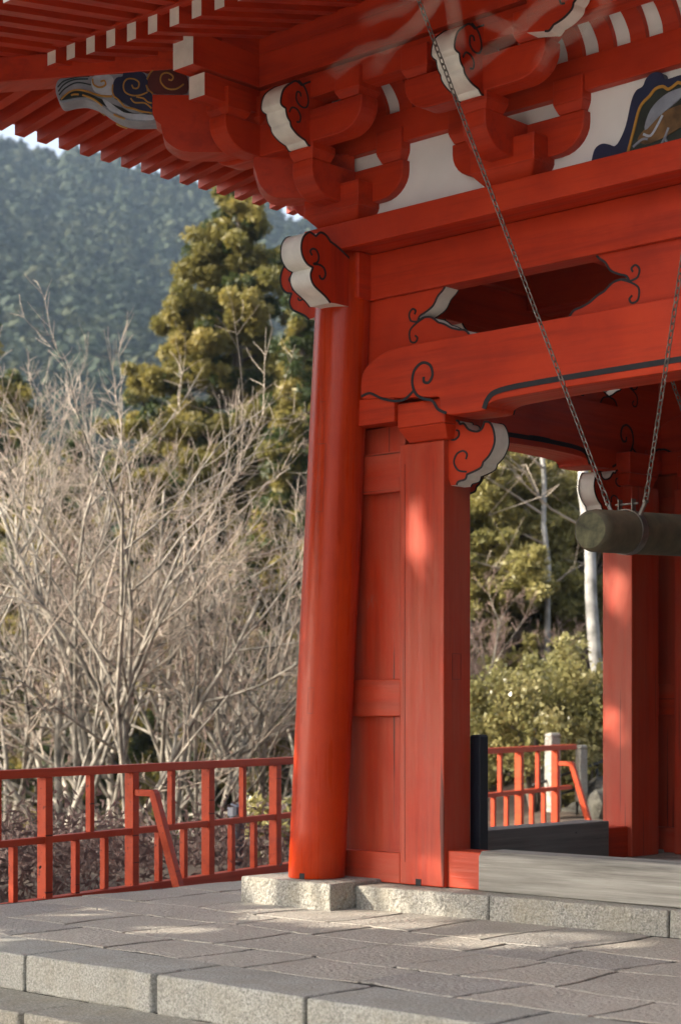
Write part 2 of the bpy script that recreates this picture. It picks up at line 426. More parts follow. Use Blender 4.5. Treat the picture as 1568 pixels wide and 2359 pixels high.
FRETL = sections([[(.948, 4.008), (.925, 3.985), (.885, 3.955), (.845, 3.90), (.775, 3.865)], [(.775, 3.865), (.735, 3.85), (.715, 3.815)],
                  [(.715, 3.815), (.76, 3.835), (.83, 3.828), (.893, 3.785)], [(.893, 3.785), (.94, 3.768), (1.0, 3.735), (1.06, 3.715)], [(1.06, 3.715), (1.12, 3.70), (1.165, 3.64)]])
FL1 = smooth([(.715, 3.815), (.66, 3.83), (.645, 3.875), (.672, 3.905), (.70, 3.89), (.69, 3.868)], 6)
FL2 = smooth([(.77, 3.834), (.70, 3.805), (.65, 3.765), (.655, 3.70), (.695, 3.685), (.715, 3.71), (.695, 3.73)], 6)

PN = sections([[(.925, 3.0), (.927, 3.11), (.95, 3.15), (1.02, 3.145)], [(1.02, 3.145), (1.035, 3.122), (1.065, 3.122), (1.105, 3.08), (1.17, 3.06), (1.212, 3.075), (1.232, 3.115)],
               [(1.232, 3.115), (1.275, 3.105), (1.306, 3.05), (1.312, 2.975), (1.275, 2.905), (1.222, 2.862)], [(1.222, 2.862), (1.205, 2.83), (1.15, 2.81), (1.09, 2.795)], [(1.09, 2.795), (1.075, 2.765), (1.02, 2.755), (1.005, 2.735)]])
pnx = lambda x: .943 + (x - 100) * .00129
pnz = lambda x, y: 3.147 - (y - 335) * .00103
PNS1 = smooth([(pnx(a), pnz(a, b)) for a, b in ((92, 400), (105, 440), (135, 452), (162, 432), (162, 402), (146, 394))], 6)
PNS2 = smooth([(pnx(a), pnz(a, b)) for a, b in ((212, 660), (160, 645), (132, 595), (148, 545), (188, 528), (214, 550), (208, 582))], 6)

def facade(side, L):
    F = fmap(side); M_ = rm(side); W_ = RWX if side in 'fb' else RY
    for mir in (0, 1):
        G = mirrored(F, L, mir)
        # square side post with its bearing block and carved nose
        m = MB(G); m.box(.56, .935, .2, .475, .152, 3.03)
        post = m.build('square_post', RW, PAV, bevel=.009)
        m = MB(G)
        if not mir and side == 'f':
            m.box(.70, .745, .1965, .203, .153, .195); m.build('drain_notch', BLACK, post)
            m = MB(G)
            for b in ((.9355, .9375, .285, .372, 1.49, 1.4925), (.9355, .9375, .285, .372, 1.655, 1.6575), (.9355, .9375, .285, .287, 1.49, 1.6575), (.9355, .9375, .370, .372, 1.49, 1.6575)): m.box(*b)
            m.build('repair_seam', MAROON, post)
            m = MB(G); m.box(.605, .607, .1975, .2005, .3, 2.9); m.build('repair_seam', MAROON, post)
        m = MB(G)
        m.box(.60, 1.0, .13, .50, 3.125, 3.285)
        v0 = [(.655, .185, 3.03), (.98, .185, 3.03), (.98, .475, 3.03), (.655, .475, 3.03)]; v1 = [(.60, .13, 3.124), (1.0, .13, 3.124), (1.0, .50, 3.124), (.60, .50, 3.124)]
        m.add(v0 + v1, [(0, 3, 2, 1), (4, 5, 6, 7), (0, 1, 5, 4), (1, 2, 6, 5), (2, 3, 7, 6), (3, 0, 4, 7)])
        m.build('bearing_block', M_, post, bevel=.01)
        m = MB(G); poly = PN + [(.957, 2.735), (.928, 2.80)]
        m.prism(poly, PSN, .245, .385, 0, 1)
        for t0, t1 in ((.241, .2455), (.3845, .389)):
            m.ribbon(PN, PSN, .013, t0, t1, 2); m.ribbon(PNS1, PSN, .012, t0 - .0004, t1, 2); m.ribbon(PNS2, PSN, .012, t0 - .0004, t1, 2)
        m.build('post_nose', [RX, WHITE, BLACK], post)
        # infill board and the ties between pillar and post
        m = MB(G); m.box(.0 if side in 'fb' else .305, .555, .262, .30, .16, 3.25); m.build('infill_board', RW, PAV, bevel=.003)
        for z0, z1, n0 in ((.152, .353, .205), (1.25, 1.497, .208), (2.728, 2.996, .208)):
            m = MB(G); m.box(.03 if side in 'fb' else .37, .558, n0, .36, z0, z1); m.build('tie_beam', W_, PAV, bevel=.008)
        m = MB(G); m.box(.938, 1.214, .235, .44, .152, .39); m.build('sill_stub', W_, PAV, bevel=.008)
        # arm below the rainbow beam
        m = MB(G); m.prism([(.20, 3.345), (.20, 3.17), (.598, 3.17), (.598, 3.345)], PSN, .10, .40); m.build('bracket_arm', M_, PAV, bevel=.006)
        # fretted panel between the beams
        s0 = .12 if side in 'fb' else .34
        m = MB(G); m.prism([(s0, 3.40), (s0, 4.006), (.90, 4.006)] + FRETL + [(1.165, 3.60)], PSN, .2, .33, 0, lambda i: 1 if 2 <= i < 2 + len(FRETL) else 0)
        for t0, t1 in ((.1965, .2004), (.3296, .3335)):
            m.ribbon(FRETL, PSN, .013, t0, t1, 2); m.ribbon(FL1, PSN, .012, t0 - .0004, t1, 2); m.ribbon(FL2, PSN, .012, t0 - .0004, t1, 2)
        m.build('fretted_panel', [M_, WHITE, BLACK], PAV)
    # middle fretted panel
    c = 2.75 if L == LU else L / 2
    h0 = .40 if L == LU else .62
    edge = [(c - h0 + (.948 - a) * -0 + (a - .948) * -1 + 0.0, b) for a, b in FRETL]
    edge = [(c - h0 - (a - .715), b) for a, b in FRETL]
    m = MB(F); m.prism(edge + [(c - h0 - .45, 3.60), (c + h0 + .45, 3.60)] + [(2 * c - a, b) for a, b in edge[::-1]], PSN, .2, .33, 0, 1)
    for mir in (0, 1):
        f = (lambda a: 2 * c - a) if mir else (lambda a: a)
        for t0, t1 in ((.1965, .2004), (.3296, .3335)):
            for ln, w_ in ((FRETL, .013), (FL1, .012), (FL2, .012)):
                m.ribbon([(f(c - h0 - (a - .715)), b) for a, b in ln], PSN, w_, t0 - (.0004 if ln is not FRETL else 0), t1, 2)
    m.build('fretted_panel', [M_, WHITE, BLACK], PAV)
    # rainbow beam
    P = rainbow_poly(L)
    m = MB(F); m.prism(P, PSN, .09, .37); beam = m.build('rainbow_beam', M_, PAV, bevel=.045 if True else 0, seg=4)
    m = MB(F)
    for mir in (0, 1):
        f = (lambda a: L - a) if mir else (lambda a: a)
        for t0, t1 in ((.086, .091), (.369, .374)):
            for ln, w_ in ((WAVE, .016), (CURL, .018)):
                m.ribbon([(f(a), b) for a, b in ln], PSN, w_, t0 - (.0004 if ln is CURL else 0), t1, 0)
    band = smooth([(1.352, 3.165), (1.375, 3.215), (1.43, 3.255), (1.55, 3.272), (1.75, 3.278), (2.1, 3.283), (L / 2, 3.287)], 5)
    for t0, t1 in ((.0855, .0912), (.3688, .3745)):
        m.ribbon(band, PSN, .034, t0, t1, 0); m.ribbon([(L - a, b) for a, b in band], PSN, .034, t0, t1, 0)
    m.build('painted_line', BLACK, beam)
    # head beam and top plate
    m = MB(F); m.box(.05, L - .05, .17, .335, 4.008, 4.312); m.build('head_beam', M_, PAV, bevel=.008)
    e = -.06 if side in 'fb' else .402
    m = MB(F); m.box(e, L - e, -.06, .40, 4.316, 4.49); m.build('top_plate', M_, PAV, bevel=.008)
    # plaster, wall beam, cove with ribs, step beam, eave purlin
    m = MB(F); m.box(.2, L - .2, .146, .24, 4.491, 5.02); m.build('plaster_panel', PLASTER, PAV)
    e = .05 if side in 'fb' else .252
    m = MB(F); m.box(e, L - e, .08, .25, 4.965, 5.17); m.build('wall_beam', M_, PAV, bevel=.006)
    cv = smooth([(.13, 5.15), (.11, 5.24), (.04, 5.34), (-.06, 5.40), (-.2, 5.42)], 4)
    m = MB(F); m.prism(cv + [(-.2, 5.46), (.16, 5.46), (.16, 5.15)], NSZ, .2, L - .2); m.build('cove_panel', PLASTER, PAV)
    rb = smooth([(.085, 5.168), (.07, 5.23), (0, 5.31), (-.1, 5.355), (-.2, 5.37)], 4) + [(-.2, 5.43), (.12, 5.43), (.125, 5.168)]
    k = 0; s_ = .44
    while s_ < L - .4:
        m = MB(F); m.prism(rb, NSZ, s_, s_ + .105); m.build('cove_rib', M_, PAV); s_ += .2215
    dz = .003 if side in 'lr' else 0
    m = MB(F); m.box(-.835, L + .835, -.34, -.193, 5.24 + dz, 5.388 + dz)
    for a in (-.839, L + .8355): m.box(a, a + .0035, -.339, -.194, 5.241 + dz, 5.387 + dz, 1)
    m.build('step_beam', [M_, WHITE], PAV)
    m = MB(F)
    m.box(-.70, L + .70, -.365, -.175, 5.62 + dz, 5.73)
    m.box(-.95, L + .95, -.365, -.175, 5.405 + dz, 5.617 + dz)
    for a in (-.9542, L + .9507): m.box(a, a + .0035, -.364, -.176, 5.407 + dz, 5.615 + dz, 1)
    m.build('eave_purlin', [M_, WHITE], PAV)
for side, L in (('f', LU), ('l', LV), ('b', LU), ('r', LV)): facade(side, L)
for side, L in (('f', LU), ('l', LV), ('b', LU), ('r', LV)):
    for mir in (0, 1): pillar_nose(mirrored(fmap(side), L, mir))

# --- bracket clusters
def arm_poly(R0, R1, z0, z1, cz=.17, cx=.2):
    """arm with curved undersides from -R0 to R1"""
    q = lambda Rr, sg: [(sg * (Rr - cx * (1 - math.cos(t))), z0 + cz * (1 - math.sin(t))) for t in np.linspace(0, math.pi / 2, 8)]
    right = q(R1, 1); left = q(R0, -1)
    return [(-R0, z1)] + left + right[::-1] + [(R1, z1)] if R0 > 0 else [(0, z1), (0, z0)] + right[::-1] + [(R1, z1)]
KY = lambda x: -.609 + (x - 290) * .00104
KZ = lambda y: 5.365 - (y - 100) * .00080
KIB = sections([[(-.20, 5.36), (-.287, 5.362), (-.36, 5.335), (-.424, 5.30)], [(-.424, 5.30), (-.47, 5.315), (-.517, 5.292), (-.588, 5.23), (-.612, 5.14), (-.568, 5.118)],
                [(-.568, 5.118), (-.555, 5.07), (-.527, 5.042)], [(-.527, 5.042), (-.515, 5.01), (-.46, 4.975), (-.39, 4.955)], [(-.39, 4.955), (-.36, 4.93), (-.33, 4.935)]])
KS1 = smooth([(KY(a), KZ(b)) for a, b in ((440, 150), (500, 195), (528, 280), (510, 345), (460, 352), (423, 312), (427, 250), (455, 245), (462, 275))], 6)
KS2 = smooth([(KY(a), KZ(b)) for a, b in ((360, 430), (385, 385), (430, 388), (458, 430), (452, 478), (425, 488))], 6)
def small_block(m, G, s, n, z, h=.085, hh=.14):
    m.frustum(s, n, h * .72, z, h, z + hh * .42); m.box(s - h, s + h, n - h, n + h, z + hh * .42 + .0005, z + hh)
def cluster(G, side, corner, c):
    """G maps (s,n,z) with the cluster at s=c on the wall line n=.185"""
    M_ = rm(side)
    m = MB(G)
    if corner != 2:
        m.frustum(c, .185, .165, 4.491, .245, 4.585); m.box(c - .245, c + .245, -.06, .43, 4.585, 4.75)
        big = m.build('bearing_block', M_, PAV, bevel=.008)
    # wall arm
    big = big if corner != 2 else PAV
    lo = .50
    m = MB(G); m.prism([(c + a, b) for a, b in arm_poly(lo, .508, 4.625, 4.855)], PSN, .08, .24); m.build('bracket_arm', M_, big, bevel=.008)
    # front arm
    m = MB(G); m.prism([(.185 - a, b) for a, b in arm_poly(0, .515, 4.63, 4.858)], NSZ, c - .09, c + .09); m.build('bracket_arm', M_, big, bevel=.008)
    for ds in (-.405, .405):
        m = MB(G); m.frustum(c + ds, .165, .082, 4.857, .108, 4.915); m.box(c + ds - .108, c + ds + .108, .056, .274, 4.915, 5.06); m.build('small_block', M_, big, bevel=.006)
    m = MB(G); m.frustum(c, -.235, .085, 4.859, .108, 4.915); m.box(c - .108, c + .108, -.343, -.127, 4.915, 4.96); m.build('small_block', M_, big, bevel=.006)
    # upper arm on the step line
    m = MB(G); m.prism([(c + a, b) for a, b in arm_poly(.53 if not corner else .845, .535, 4.955, 5.165)], PSN, -.345, -.19); m.build('bracket_arm', M_, big, bevel=.008)
    for ds in ((-.43, .43) if not corner else (-.74, -.455, .43)):
        m = MB(G); m.frustum(c + ds, -.268, .08, 5.166, .105, 5.21); m.box(c + ds - .105, c + ds + .105, -.373, -.163, 5.21, 5.345); m.build('small_block', M_, big, bevel=.006)
    # white edged nose facing out
    m = MB(G); m.prism(KIB + [(-.20, 4.96)], NSZ, c - .085, c + .085, 0, 1)
    for t0, t1 in ((c + .0845, c + .089), (c - .089, c - .0845)):
        sg = .0004
        m.ribbon(KIB, NSZ, .012, t0, t1, 2); m.ribbon(KS1, NSZ, .011, t0 - sg, t1 + sg, 2); m.ribbon(KS2, NSZ, .011, t0 - sg, t1 + sg, 2)
    m.build('bracket_nose', [M_, WHITE, BLACK], big)
    if not corner:
        # nose lying along the step line
        e = .50
        f = [(c + e + (-.2 - a) * 1.0, b + .20) for a, b in KIB]
        m = MB(G); m.prism(f + [(c + e, 5.16)], PSN, -.47, -.36, 0, 1)
        m.ribbon(f, PSN, .012, -.4745, -.4695, 2)
        for ln in (KS1, KS2): m.ribbon([(c + e + (-.2 - a), b + .20) for a, b in ln], PSN, .011, -.475, -.4695, 2)
        m.build('bracket_nose', [M_, WHITE, BLACK], big)
    return big
for side, L in (('f', LU), ('l', LV), ('b', LU), ('r', LV)):
    F = fmap(side)
    if L == LU:
        cluster(F, side, 0, 1.602); cluster(mirrored(F, L, 1), side, 0, 1.602)
    else: cluster(F, side, 0, L / 2)
CORN = ((0, 0, 1, 1), (LU, 0, -1, 1), (0, LV, 1, -1), (LU, LV, -1, -1))
# diagonal frame: e outwards from the pillar axis, q sideways
def diag(cx, cy, sx, sy):
    k = 1 / math.sqrt(2)
    return lambda e, q, z: (cx + sx * (.0 - e * k + q * k), cy + sy * (.0 - e * k - q * k), z)
D7 = lambda x, y: ((784 - x * .3229) / 4168 * 12.05 - .16, EYE + (1633 - y * .3229) / 4168 * 12.05)
def d7(l): return [D7(*p) for p in l]
CARVE = smooth(d7([(410, 660), (425, 612), (470, 588), (560, 575), (660, 560), (740, 552), (880, 537), (930, 520), (1000, 525), (1060, 555), (1110, 518), (1180, 500), (1260, 510), (1320, 540)]), 3) + d7([(1480, 540), (1480, 800), (1300, 880), (1095, 888)]) + smooth(d7([(1000, 892), (920, 885), (850, 860), (780, 820), (740, 790), (690, 765), (620, 745), (540, 750), (460, 768), (430, 740), (412, 700)]), 3)
CL_NAVY = smooth(d7([(822, 720), (815, 640), (840, 590), (882, 580), (890, 545), (940, 528), (990, 538), (1040, 562), (1062, 620), (1050, 680), (1090, 702), (1090, 835), (1000, 826), (930, 790), (880, 760), (840, 745)]), 3, True)
CL_MAR = smooth(d7([(1060, 640), (1072, 565), (1122, 522), (1200, 506), (1290, 530), (1340, 580), (1340, 690), (1200, 699), (1100, 695)]), 3, True)
CL_GRN = smooth(d7([(440, 752), (490, 700), (560, 685), (640, 700), (720, 735), (800, 770), (880, 800), (960, 838), (1090, 846), (1090, 868), (1000, 868), (900, 850), (820, 815), (760, 790), (700, 752), (620, 728), (540, 735)]), 3, True)
CL_PALE = smooth(d7([(740, 740), (800, 770), (860, 815), (920, 840), (1090, 850), (1092, 884), (940, 878), (860, 850), (790, 815)]), 3, True)
CL_GREYC = smooth(d7([(665, 640), (670, 590), (720, 555), (780, 560), (820, 600), (812, 700), (760, 715), (690, 690)]), 3, True)
GOLDL = [d7(l) for l in ([(1060, 690), (1010, 712), (950, 715), (900, 690), (890, 640), (912, 602), (960, 598), (998, 622), (992, 660), (962, 664), (948, 640)],
                         [(1315, 630), (1260, 665), (1195, 662), (1152, 615), (1160, 565), (1200, 552), (1238, 575), (1230, 603), (1206, 598)],
                         [(672, 600), (680, 640), (720, 660), (762, 642), (755, 612), (728, 620)],
                         [(450, 748), (510, 695), (570, 680), (640, 692), (720, 718), (810, 722)],
                         [(820, 720), (860, 752), (900, 795), (960, 808), (1020, 828), (1090, 838)], [(940, 735), (970, 765), (1040, 768), (1088, 805)], [(980, 725), (1030, 735), (1060, 760), (1090, 768)],
                         [(520, 718), (545, 712), (575, 712)], [(600, 715), (680, 745), (740, 790)], [(1050, 640), (1062, 670), (1095, 698)], [(1055, 600), (1090, 540), (1150, 508)],
                         [(815, 640), (812, 690), (825, 725)], [(820, 850), (860, 868), (900, 880)])]
GREYL = [d7(l) for l in ([(430, 690), (470, 640), (540, 605), (640, 598)], [(435, 715), (480, 665), (560, 625), (660, 640)], [(425, 660), (470, 615), (560, 588), (650, 580)])]
for i, (cx, cy, sx, sy) in enumerate(CORN):
    G = lambda s, n, z, cx=cx, cy=cy, sx=sx, sy=sy: (cx + sx * s, cy + sy * n, z)
    H = lambda s, n, z, cx=cx, cy=cy, sx=sx, sy=sy: (cx + sx * n, cy + sy * s, z)
    big = cluster(G, 'f', 1, .185)
    # the same arms in the other direction (without a second block)
    m = MB(H); m.prism([(.185 + a, b) for a, b in arm_poly(.50, .508, 4.628, 4.852)], PSN, .083, .243); m.build('bracket_arm', RY, big, bevel=.008)
    m = MB(H); m.prism([(.185 + a, b) for a, b in arm_poly(.845, .535, 4.958, 5.168)], PSN, -.342, -.187); m.build('bracket_arm', RY, big, bevel=.008)
    for (a_, n_, h_, z0_, z1_, z2_) in ((.185 - .74, -.266, .105, 5.169, 5.21, 5.343), (.185 + .43, -.266, .105, 5.169, 5.21, 5.343), (.59, .165, .108, 4.853, 4.915, 5.06), (.185, -.235, .106, 4.853, 4.915, 4.958)):
        m = MB(H); m.frustum(a_, n_, h_ * .77, z0_, h_, z1_); m.box(a_ - h_, a_ + h_, n_ - h_, n_ + h_, z1_, z2_); m.build('small_block', RY, big, bevel=.006)
    m = MB(H); m.prism(KIB + [(-.20, 4.957)], NSZ, .101, .269, 0, 1)
    for t0, t1 in ((.2685, .273), (.097, .1015)):
        m.ribbon(KIB, NSZ, .012, t0, t1, 2); m.ribbon(KS1, NSZ, .011, t0 - .0004, t1 + .0004, 2); m.ribbon(KS2, NSZ, .011, t0 - .0004, t1 + .0004, 2)
    m.build('bracket_nose', [RY, WHITE, BLACK], big)
    # diagonal arms, carved nose and hip rafter
    DG = diag(cx, cy, sx, sy)
    EZ = lambda a, b, t: (a, t, b)
    m = MB(DG); m.prism([(-.25, 4.98)] + [(-.25, 4.69)] + smooth([(.26, 4.688), (.32, 4.71), (.38, 4.78), (.405, 4.86), (.42, 4.90)], 5) + [(.42, 4.98)], EZ, -.10, .10); m.build('corner_arm', RX, big, bevel=.006)
    m = MB(DG); m.prism([(-.1, 5.36), (-.1, 4.985)] + smooth([(.84, 4.983), (.92, 5.0), (1.0, 5.06), (1.025, 5.13), (1.03, 5.165)], 5) + smooth([(1.03, 5.165), (1.065, 5.19), (1.085, 5.235)], 4) + [(1.085, 5.36)], EZ, -.105, .105); m.build('corner_arm', RX, big, bevel=.006)
    m = MB(DG); m.prism(CARVE, EZ, -.085, .085, 0, 0)
    for sg in (1, -1):
        lay = lambda d0, d1: (sg * d0, sg * d1) if sg > 0 else (-d1, -d0)
        for poly, mi, dd in ((CL_GREYC, 5, .006), (CL_GRN, 1, .008), (CL_NAVY, 2, .014), (CL_MAR, 3, .012), (CL_PALE, 5, .011)):
            m.prism(poly, EZ, *lay(.0845, .085 + dd), mi, mi)
        for ln in GOLDL: m.ribbon(smooth(ln, 5), EZ, .0095, *lay(.0845, .1035), 4)
        for ln in GREYL: m.ribbon(smooth(ln, 5), EZ, .008, *lay(.0845, .0915), 1)
    m.build('carved_nose', [SLATE, DGREEN, NAVY, MAROON, GOLD, PALEBLUE], big, bevel=.006)
    hp = lambda e: 5.445 - (e - 1.7) * .115
    m = MB(DG); m.prism([(-1.2, hp(-1.2)), (1.0, hp(1.0)), (3.25, hp(3.25) + .06), (3.25, hp(3.25) + .22), (1.0, hp(1.0) + .17), (-1.2, hp(-1.2) + .17)], EZ, -.105, .105); m.build('hip_rafter', RX, PAV, bevel=.006)

# frog-leg strut with a painted panel
def strut(F, side, c):
    half = [(-.60, 4.492), (-.60, 4.53), (-.575, 4.605), (-.525, 4.628), (-.47, 4.612), (-.435, 4.595), (-.40, 4.62), (-.355, 4.70), (-.318, 4.83), (-.285, 4.885), (-.24, 4.90), (-.215, 4.94), (-.165, 4.962), (-.11, 4.945), (-.085, 4.905), (0, 4.905)]
    h = smooth(half[1:], 4); out = h + [(-a, b) for a, b in h[::-1]]
    inn = smooth([(-.35, 4.50), (-.30, 4.65), (-.255, 4.78), (-.19, 4.83), (-.15, 4.862), (-.10, 4.865), (-.06, 4.84), (0, 4.865)], 4)
    inn = inn + [(-a, b) for a, b in inn[::-1]]
    m = MB(F); m.prism([(c - .60, 4.492)] + [(c + a, b) for a, b in out] + [(c + .60, 4.492)], PSN, .095, .15, 0, 0)
    m.prism([(c + a, b) for a, b in inn], PSN, .0935, .097, 1, 1)
    st = m.build('frog_leg_strut', [NAVY, DARKP], PAV)
    m = MB(F); m.ribbon([(c + a, b) for a, b in inn], PSN, .017, .088, .096, 0); m.build('painted_line', GOLD, st)
    m = MB(F)
    body = smooth([(-.27, 4.60), (-.20, 4.66), (-.08, 4.72), (.06, 4.73), (.14, 4.68), (.06, 4.62), (-.1, 4.57), (-.22, 4.56)], 4, True)
    m.prism([(c + a, b) for a, b in body], PSN, .0885, .094, 1, 1)
    wing = smooth([(-.22, 4.64), (-.18, 4.75), (-.06, 4.82), (.10, 4.82), (.0, 4.76), (-.12, 4.70)], 4, True)
    m.prism([(c + a, b) for a, b in wing], PSN, .0865, .094, 0, 0)
    for ln, mi in (([(-.23, 4.62), (-.18, 4.60), (-.13, 4.655), (-.10, 4.70)], 2), ([(-.21, 4.66), (-.16, 4.72), (-.04, 4.77)], 0), ([(-.06, 4.62), (-.09, 4.56), (-.13, 4.51)], 0), ([(-.085, 4.565), (-.06, 4.515)], 0), ([(-.3, 4.56), (-.24, 4.59), (-.2, 4.585)], 0)):
        m.ribbon(smooth([(c + a, b) for a, b in ln], 4), PSN, .014, .0855, .094, mi)
    m.build('painted_bird', [SLATE, BROWNP, PALEBLUE], st)
strut(fmap('f'), 'f', 2.75)

# --- rafters and roof
def up(s, L): 
    a = min(s, L - s)
    return .075 * min(1.0, max(0.0, (.4 - a) / 1.75)) ** 2 if a < .4 else 0.0
BT, BS = -1.35, .25           # base rafter tip, slope
FT, FS = -2.3, .155           # flying rafter tip, slope
def bz(n): return 5.53 - .058 + BS * (n - BT)          # underside
def fz(n): return 5.452 + FS * (n - FT)
def rafter(m, s, n0, n1, zf, w_, h, u0, u1, white):
    x0, x1 = s - w_ / 2, s + w_ / 2
    z0, z1 = zf(n0) + u0, zf(n1) + u1
    m.add([(x0, n0, z0), (x1, n0, z0), (x1, n1, z1), (x0, n1, z1), (x0, n0, z0 + h), (x1, n0, z0 + h), (x1, n1, z1 + h), (x0, n1, z1 + h)],
          [(0, 3, 2, 1), (4, 5, 6, 7), (1, 2, 6, 5), (2, 3, 7, 6), (3, 0, 4, 7)], 0)
    m.add([(x0, n0 - .0005, z0), (x1, n0 - .0005, z0), (x1, n0 - .0005, z0 + h), (x0, n0 - .0005, z0 + h)], [(0, 1, 5 - 3, 3)], 1)
PITCH = .2; FUP = .25
for side, L in (('f', LU), ('l', LV), ('b', LU), ('r', LV)):
    F = fmap(side); M_ = RY if side in 'fb' else RX
    rest = MB(F); vis_hi = 3.0 if side == 'f' else L
    off = -2.31; n = int((L + 2 * 2.31) / PITCH + .001)
    lists = {'base_rafter': MB(F), 'flying_rafter': MB(F)}
    for i in range(n + 1):
        s = off + i * PITCH
        for nm, tip, zf, inner in (('base_rafter', BT, bz, .45), ('flying_rafter', FT, fz, BT + .22)):
            a = min(s, L - s)
            if a < tip + .03: continue
            # parallel rafters die into the hip rafter
            n1 = min(inner, a + .05) if a < inner else inner
            if n1 - tip < .1: continue
            seen = (side == 'f' and s < 2.9) or (side == 'l' and nm == 'flying_rafter')
            if nm == 'flying_rafter' and side == 'f' and s > 1.6: seen = False
            m = MB(F) if seen else lists[nm]
            u0 = up(s, L) * (1 if nm == 'base_rafter' else FUP); u1 = up(s, L) * (.3 if nm == 'base_rafter' else FUP)
            rafter(m, s, tip, n1, zf, .085, .115 if nm == 'base_rafter' else .10, u0, u1, True)
            if seen: m.build(nm, [M_, WHITE], PAV)
    for nm, m in lists.items():
        if m.v: kind(m.build(nm, [M_, WHITE], PAV), 'stuff')
    # boards above the rafters, fascia strips
    def strip(nA, zA, nB, zB, thick, name, mat, trim):
        m = MB(F); S = np.linspace(0, 1, 41); vs = []; fs = []
        for t in S:
            for (n_, zf_) in ((nA, zA), (nB, zB)):
                lo = min(n_, 1.9) if trim else n_; s = lo + t * (L - 2 * lo)
                uu = up(s, L) * (FUP if n_ < BT - .3 else 1 if n_ < BT + .1 else .3)
                vs += [(s, n_, zf_ + uu), (s, n_, zf_ + uu + thick)]
        for i in range(40):
            o = 4 * i
            fs += [(o, o + 4, o + 6, o + 2), (o + 1, o + 3, o + 7, o + 5), (o, o + 1, o + 5, o + 4), (o + 2, o + 6, o + 7, o + 3)]
        m.add(vs, fs); return m.build(name, mat, PAV)
    strip(FT - .05, fz(FT - .05) + .101, BT + .2, fz(BT + .2) + .101, .03, 'roof_board', RD, True)
    strip(BT, bz(BT) + .116, .5, bz(.5) + .116, .03, 'roof_board', RD, True)
    strip(BT - .035, bz(BT - .035) + .117, BT + .035, bz(BT - .035) + .117, fz(BT) - bz(BT) - .119, 'eave_fascia', RD, True)
    strip(FT - .08, fz(FT - .08) + .135, FT + .02, fz(FT - .08) + .135, .07, 'eave_fascia', RD, True)
# roof shell: thick eave edge, hipped slopes up to a ridge
m = MB()
T = -2.46
ring0 = []; 
def ringpts(n_, z, k=10):
    pts = []
    for side, L, rev in (('f', LU, 0), ('r', LV, 0), ('b', LU, 1), ('l', LV, 1)):
        F = fmap(side); ss = np.linspace(n_, L - n_, k)[:-1]
        if rev: ss = (L - np.linspace(n_, L - n_, k))[:-1]
        for s in ss: pts.append(F(s, n_, z))
    return pts
levels = [(T + .02, 5.665), (T - .02, 5.86), (-1.6, 6.05), (-.6, 6.45), (.4, 7.05), (1.2, 7.75), (1.9, 8.6)]
vs = []; fs = []
rings = [ringpts(*l) for l in levels]; K = len(rings[0])
for r_ in rings: vs += r_
for i in range(len(rings) - 1):
    for q in range(K): fs.append((i * K + q, i * K + (q + 1) % K, (i + 1) * K + (q + 1) % K, (i + 1) * K + q))
fs.append(tuple((len(rings) - 1) * K + q for q in range(K)))
m.add(vs, fs); m.build('roof', ROOF, PAV)
# ceiling over the bell and the beam that carries it
m = MB(); m.box(.3, LU - .3, .3, LV - .3, 4.75, 4.79); m.build('ceiling', CEIL, PAV)
m = MB(); m.box(.36, LU - .36, LV / 2 - .15, LV / 2 + .15, 4.2, 4.6); m.build('bell_beam', RX, PAV, bevel=.01)
for s_ in (1.3, 4.1):
    m = MB(); m.box(s_ - .11, s_ + .11, .36, LV - .36, 4.35, 4.60); m.build('ceiling_beam', RY, PAV, bevel=.01)

# ------------------------------------------------------------------ the bell, striking log, chains, sills
BC = (2.72, LV / 2)
bell = thing('bell', 'large greenish bronze temple bell hanging inside the pavilion', 'bell', matrix=Matrix.Translation(Vector(fl(BC[0], BC[1], 1.35))))
m = MB(); m.lathe([(.40, 1.35 - 1.35), (.44, .02), (.45, .1), (.42, .16), (.41, .5), (.39, 1.0), (.36, 1.25), (.26, 1.42), (.10, 1.48)], 40); m.build('bell_body', BRONZE, bell, shade=True)
m = MB(); m.tube([(-.12, 0, 1.47), (-.1, 0, 1.62), (0, 0, 1.70), (.1, 0, 1.62), (.12, 0, 1.47)], .035, 8); m.tube([(0, 0, 1.66), (0, 0, 2.86)], .03, 8); m.build('bell_loop', BRONZE, bell, shade=True)

LX = 2.6
def logp(n): return (LX, n, 2.28 + .04 * (n + .556))
LG = thing('striking_log', 'dark mossy horizontal log hung on chains in the right opening', 'log', matrix=FRAME @ Matrix.Translation(Vector(logp(-.556))))
TL = Matrix.Translation(-Vector(logp(-.556)))
def tl(s, n, z): return (s - LX, n + .556, z - 2.28)
m = MB(tl)
path = [-.556, -.545, -.5, 0, .6, 1.1, 1.28]; rr = [.098, .112, .119, .121, .122, .121, .118]
vs = []; fs = []; K = 40; rl = random.Random(4)
for n_, r_ in zip(path, rr):
    c = logp(n_)
    for q in range(K):
        t = 2 * math.pi * q / K; d = r_ * (1 + .012 * math.sin(3 * t + 1) + .006 * rl.uniform(-1, 1)); vs.append((c[0] + d * math.cos(t), c[1], c[2] + d * math.sin(t)))
for i in range(len(path) - 1):
    for q in range(K): fs.append((i * K + q, (i + 1) * K + q, (i + 1) * K + (q + 1) % K, i * K + (q + 1) % K))
m.add(vs, fs, 0); m.add(vs[:K], [tuple(range(K))], 1); m.add(vs[-K:], [tuple(range(K))[::-1]], 1)
m.build('log_body', [LOGW, LOGEND], LG, shade=True)
